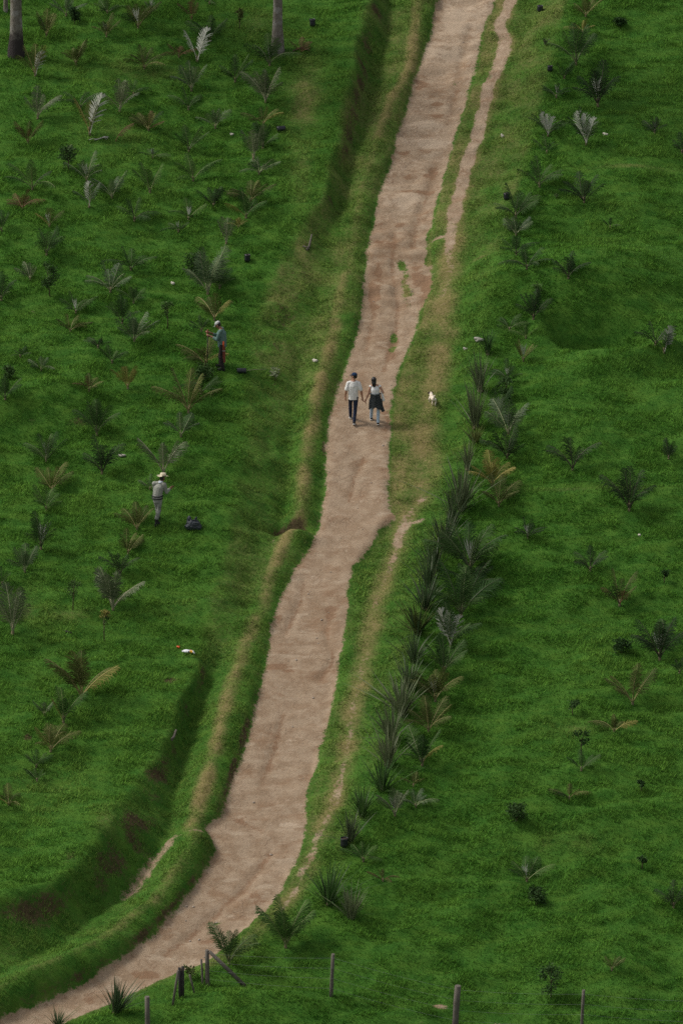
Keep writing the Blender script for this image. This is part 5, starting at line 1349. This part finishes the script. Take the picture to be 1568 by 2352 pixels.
stone(532, 310, 5, 3, 'pale stone in the left field right of the dead orange-brown frond', M_STONEW)
stone(1467, 1230, 4, 3, 'tiny pale stone in the open right field', M_STONEW)

def stick(pts, rad, label, mat=M_TWIG, name='fallen_branch', cat='branch', extra=(), lift=.03):
    P = [at(*p)[0]+Vector((0, 0, lift+(l if l else 0))) for *p, l in [(*q, 0) if len(q) == 2 else q for q in pts]]
    o = P[0]; m = MB(); m.tube([p-o for p in P], rad, 6)
    for a, b, r in extra:
        A, B = [at(*q)[0]+Vector((0, 0, lift+.03))-o for q in (a, b)]; m.tube([A, A.lerp(B, .5)+Vector((0, 0, .03)), B], [r, r*.8, r*.5], 5)
    return tag(m.build(name, mat, None, o), label, cat)
M_GREYW = rough_mat('bleached_wood', (.30, .28, .25), (.44, .42, .39), 14)
stick([(217, 324), (228, 322), (240, 317), (249, 319)], [.03, .025, .03, .05], 'bleached fallen branch with a white broken end in the upper left field', M_GREYW, extra=[((205, 326), (222, 323), .015), ((236, 320), (246, 325), .018)])
stick([(147, 1451), (155, 1453), (166, 1456)], [.025, .04, .02], 'short black stick on the grass in the lower left field', M_WOODD)
stick([(394, 1702), (399, 1696), (405, 1688, .12)], [.05, .045, .03], 'grey root stub sticking out of the dark earth bank', M_WOODG, 'root_stub', 'root')
stick([(704, 576), (710, 568), (716, 556, .25)], [.045, .04, .025], 'grey broken stump leaning on the left bank beside the track', M_WOODG, 'stump', 'stump', [((696, 570), (712, 578), .03)])
stick([(672, 120), (690, 112), (712, 118)], [.02, .03, .02], 'brown twigs lying under the dried clump near the second trunk', M_TWIG)
def dead_frond():
    loc, mpp = at(266, 326)
    t = thing('dead_frond', 'dead orange-brown palm frond curving up from the grass, upper left field', 'palm frond', loc)
    link('leaf_blade', frond_mesh('b', 2), t, (0, 0, 0), (0, .35, .3), .95)
    loc, mpp = at(692, 120)
    t = thing('dried_clump', 'dried brown clump of dead fronds right of the second trunk', 'dead plant', loc)
    for i, (a, tl, L) in enumerate(((.2, .7, .55), (2.9, .6, .6), (1.4, .2, .65), (4.4, .4, .5), (5.5, .9, .5), (.9, .5, .55))): link('dead_leaf', frond_mesh('b', i), t, (0, 0, 0), (0, tl, a), L)
dead_frond()

# ------------------------------------------------------------------ the wire fence at the bottom
def fence():
    base, mpp = at(477, 2264)
    t = thing('wire_fence', 'wire fence of weathered wooden posts with a slanting brace along the bottom', 'fence', base)
    tops = {}
    def post(nm, bx, by, tx, ty, wp, mat, depth=.25):
        b, k = at(bx, by); r = wp*k*.5; H = (by-ty)*k/math.cos(PITCH); dx = (tx-bx)*k
        m = MB(); m.tube([Vector((-dx*.1, 0, -depth)), Vector((dx*.25, 0, H*.25)), Vector((dx*.6, .01, H*.6)), Vector((dx, 0, H))], [r*1.05, r, r*.97, r*.95], 10, 0, True, .09)
        m.build('fence_post', mat, t, b-base); tops[nm] = (b, Vector((dx, 0, H)))
    post('a', 340, 2395, 339, 2287, 12, M_WOODG); post('b', 477, 2264, 476, 2181, 10, M_WOODG); post('c', 760, 2288, 765, 2189, 8.5, M_WOODG)
    post('d', 1044, 2362, 1050, 2262, 15, M_WOODG); post('e', 1334, 2372, 1338, 2272, 7.5, M_WOODG); post('f', 466, 2262, 463, 2202, 5, M_WOODG); post('g', 1640, 2390, 1640, 2290, 9, M_WOODG)
    A, k = at(562, 2264); B = tops['b'][0]+tops['b'][1]*.97+Vector((.07, -.04, 0)); m = MB()
    m.tube([A-base+Vector((.03, 0, -.05)), A.lerp(B, .5)-base, B-base], [.058, .055, .050], 10, 0, True, .08); m.build('brace', M_WOODG, t)
    for f in (.92, .68, .44, .2):
        m = MB(); P = []
        seq = [tops[q][0]+tops[q][1]*f+Vector((0, -.055, 0)) for q in 'bcdeg']
        for p, q in zip(seq[:-1], seq[1:]):
            for i in range(8): s = i/8; P.append(p.lerp(q, s)-base-Vector((0, 0, .05*4*s*(1-s))))
        P.append(seq[-1]-base); m.tube(P, [.0024]*len(P), 4, 0, False)
        m.build('wire', M_WIRE, t)
    def stake(bx, by, tx, ty, wp, mat, label, name='wooden_stake', cat='stake', twin=False):
        b, k = at(bx, by); H = (by-ty)*k/math.cos(PITCH); dx = (tx-bx)*k; r = wp*k*.5; m = MB()
        m.tube([Vector((-dx*.08, 0, -.12)), Vector((dx*.5, .01, H*.5)), Vector((dx, 0, H))], [r, r*.97, r*.9], 9, 0, True, .1)
        if twin: m.tube([Vector((.075, .02, -.12)), Vector((.08, .02, H*.55)), Vector((.085, .02, H*1.04))], [r*.9, r*.92, r*.85], 9, 0, True, .12)
        tag(m.build(name, mat, None, b), label, cat)
    stake(414, 2292, 413, 2222, 8, M_WOODD, 'blackened double gate post left of the braced fence post', 'gate_post', 'post', True)
    stake(397, 2309, 410, 2228, 6, M_WOODG, 'grey stake leaning against the blackened gate post'); stake(447, 2281, 436, 2238, 4.5, M_WOODG, 'short pale stake leaning left, between the blackened post and the braced post')
    weed(437, 2252, 34, 40, 'o', 'leafy olive weed growing round the short pale stake by the fence')
fence()

bpy.data.scenes.remove(BENCH)

SUN_E, SKY_S, EXPO = 1.5, 0.09, 0.5
# ------------------------------------------------------------------ light, sky, camera
SUN_DIR = Vector((-.62, .14, .76)).normalized()
sl = bpy.data.lights.new('sun', 'SUN'); sl.energy = SUN_E; sl.angle = R(11); sl.color = (1, .95, .88)
so = bpy.data.objects.new('sun', sl); COL.objects.link(so)
so.rotation_euler = SUN_DIR.to_track_quat('Z', 'Y').to_euler()
w = bpy.data.worlds.new('World'); scene.world = w; w.use_nodes = True
nt = w.node_tree; nt.nodes.clear()
sky = nt.nodes.new('ShaderNodeTexSky'); sky.sky_type = 'NISHITA'; sky.sun_disc = False
sky.sun_elevation = math.asin(SUN_DIR.z); sky.sun_rotation = math.atan2(SUN_DIR.x, SUN_DIR.y)
sky.air_density = 1.0; sky.dust_density = 3.0
hs = nt.nodes.new('ShaderNodeHueSaturation'); hs.inputs['Saturation'].default_value = .22
bg = nt.nodes.new('ShaderNodeBackground'); bg.inputs['Strength'].default_value = SKY_S
wo = nt.nodes.new('ShaderNodeOutputWorld')
nt.links.new(sky.outputs[0], hs.inputs['Color']); nt.links.new(hs.outputs[0], bg.inputs['Color']); nt.links.new(bg.outputs[0], wo.inputs[0])
cd = bpy.data.cameras.new('camera'); cam = bpy.data.objects.new('camera', cd); COL.objects.link(cam)
cd.sensor_fit = 'VERTICAL'; cd.sensor_height = 36.0; cd.lens = FPX/2352*36.0
cd.clip_start = 1.0; cd.clip_end = 2000.0
cam.location = CAM; cam.rotation_euler = (math.pi/2-PITCH, 0, 0)
scene.camera = cam
vs = scene.view_settings
scene.display_settings.display_device = 'sRGB'
vs.view_transform = 'Standard'; vs.look = 'None'; vs.gamma = 1.0; vs.use_curve_mapping = False
vs.exposure = EXPO
scene.cycles.use_denoising = False
scene.cycles.max_bounces = 5; scene.cycles.diffuse_bounces = 3; scene.cycles.transmission_bounces = 3
scene.render.resolution_x, scene.render.resolution_y = 682, 1024
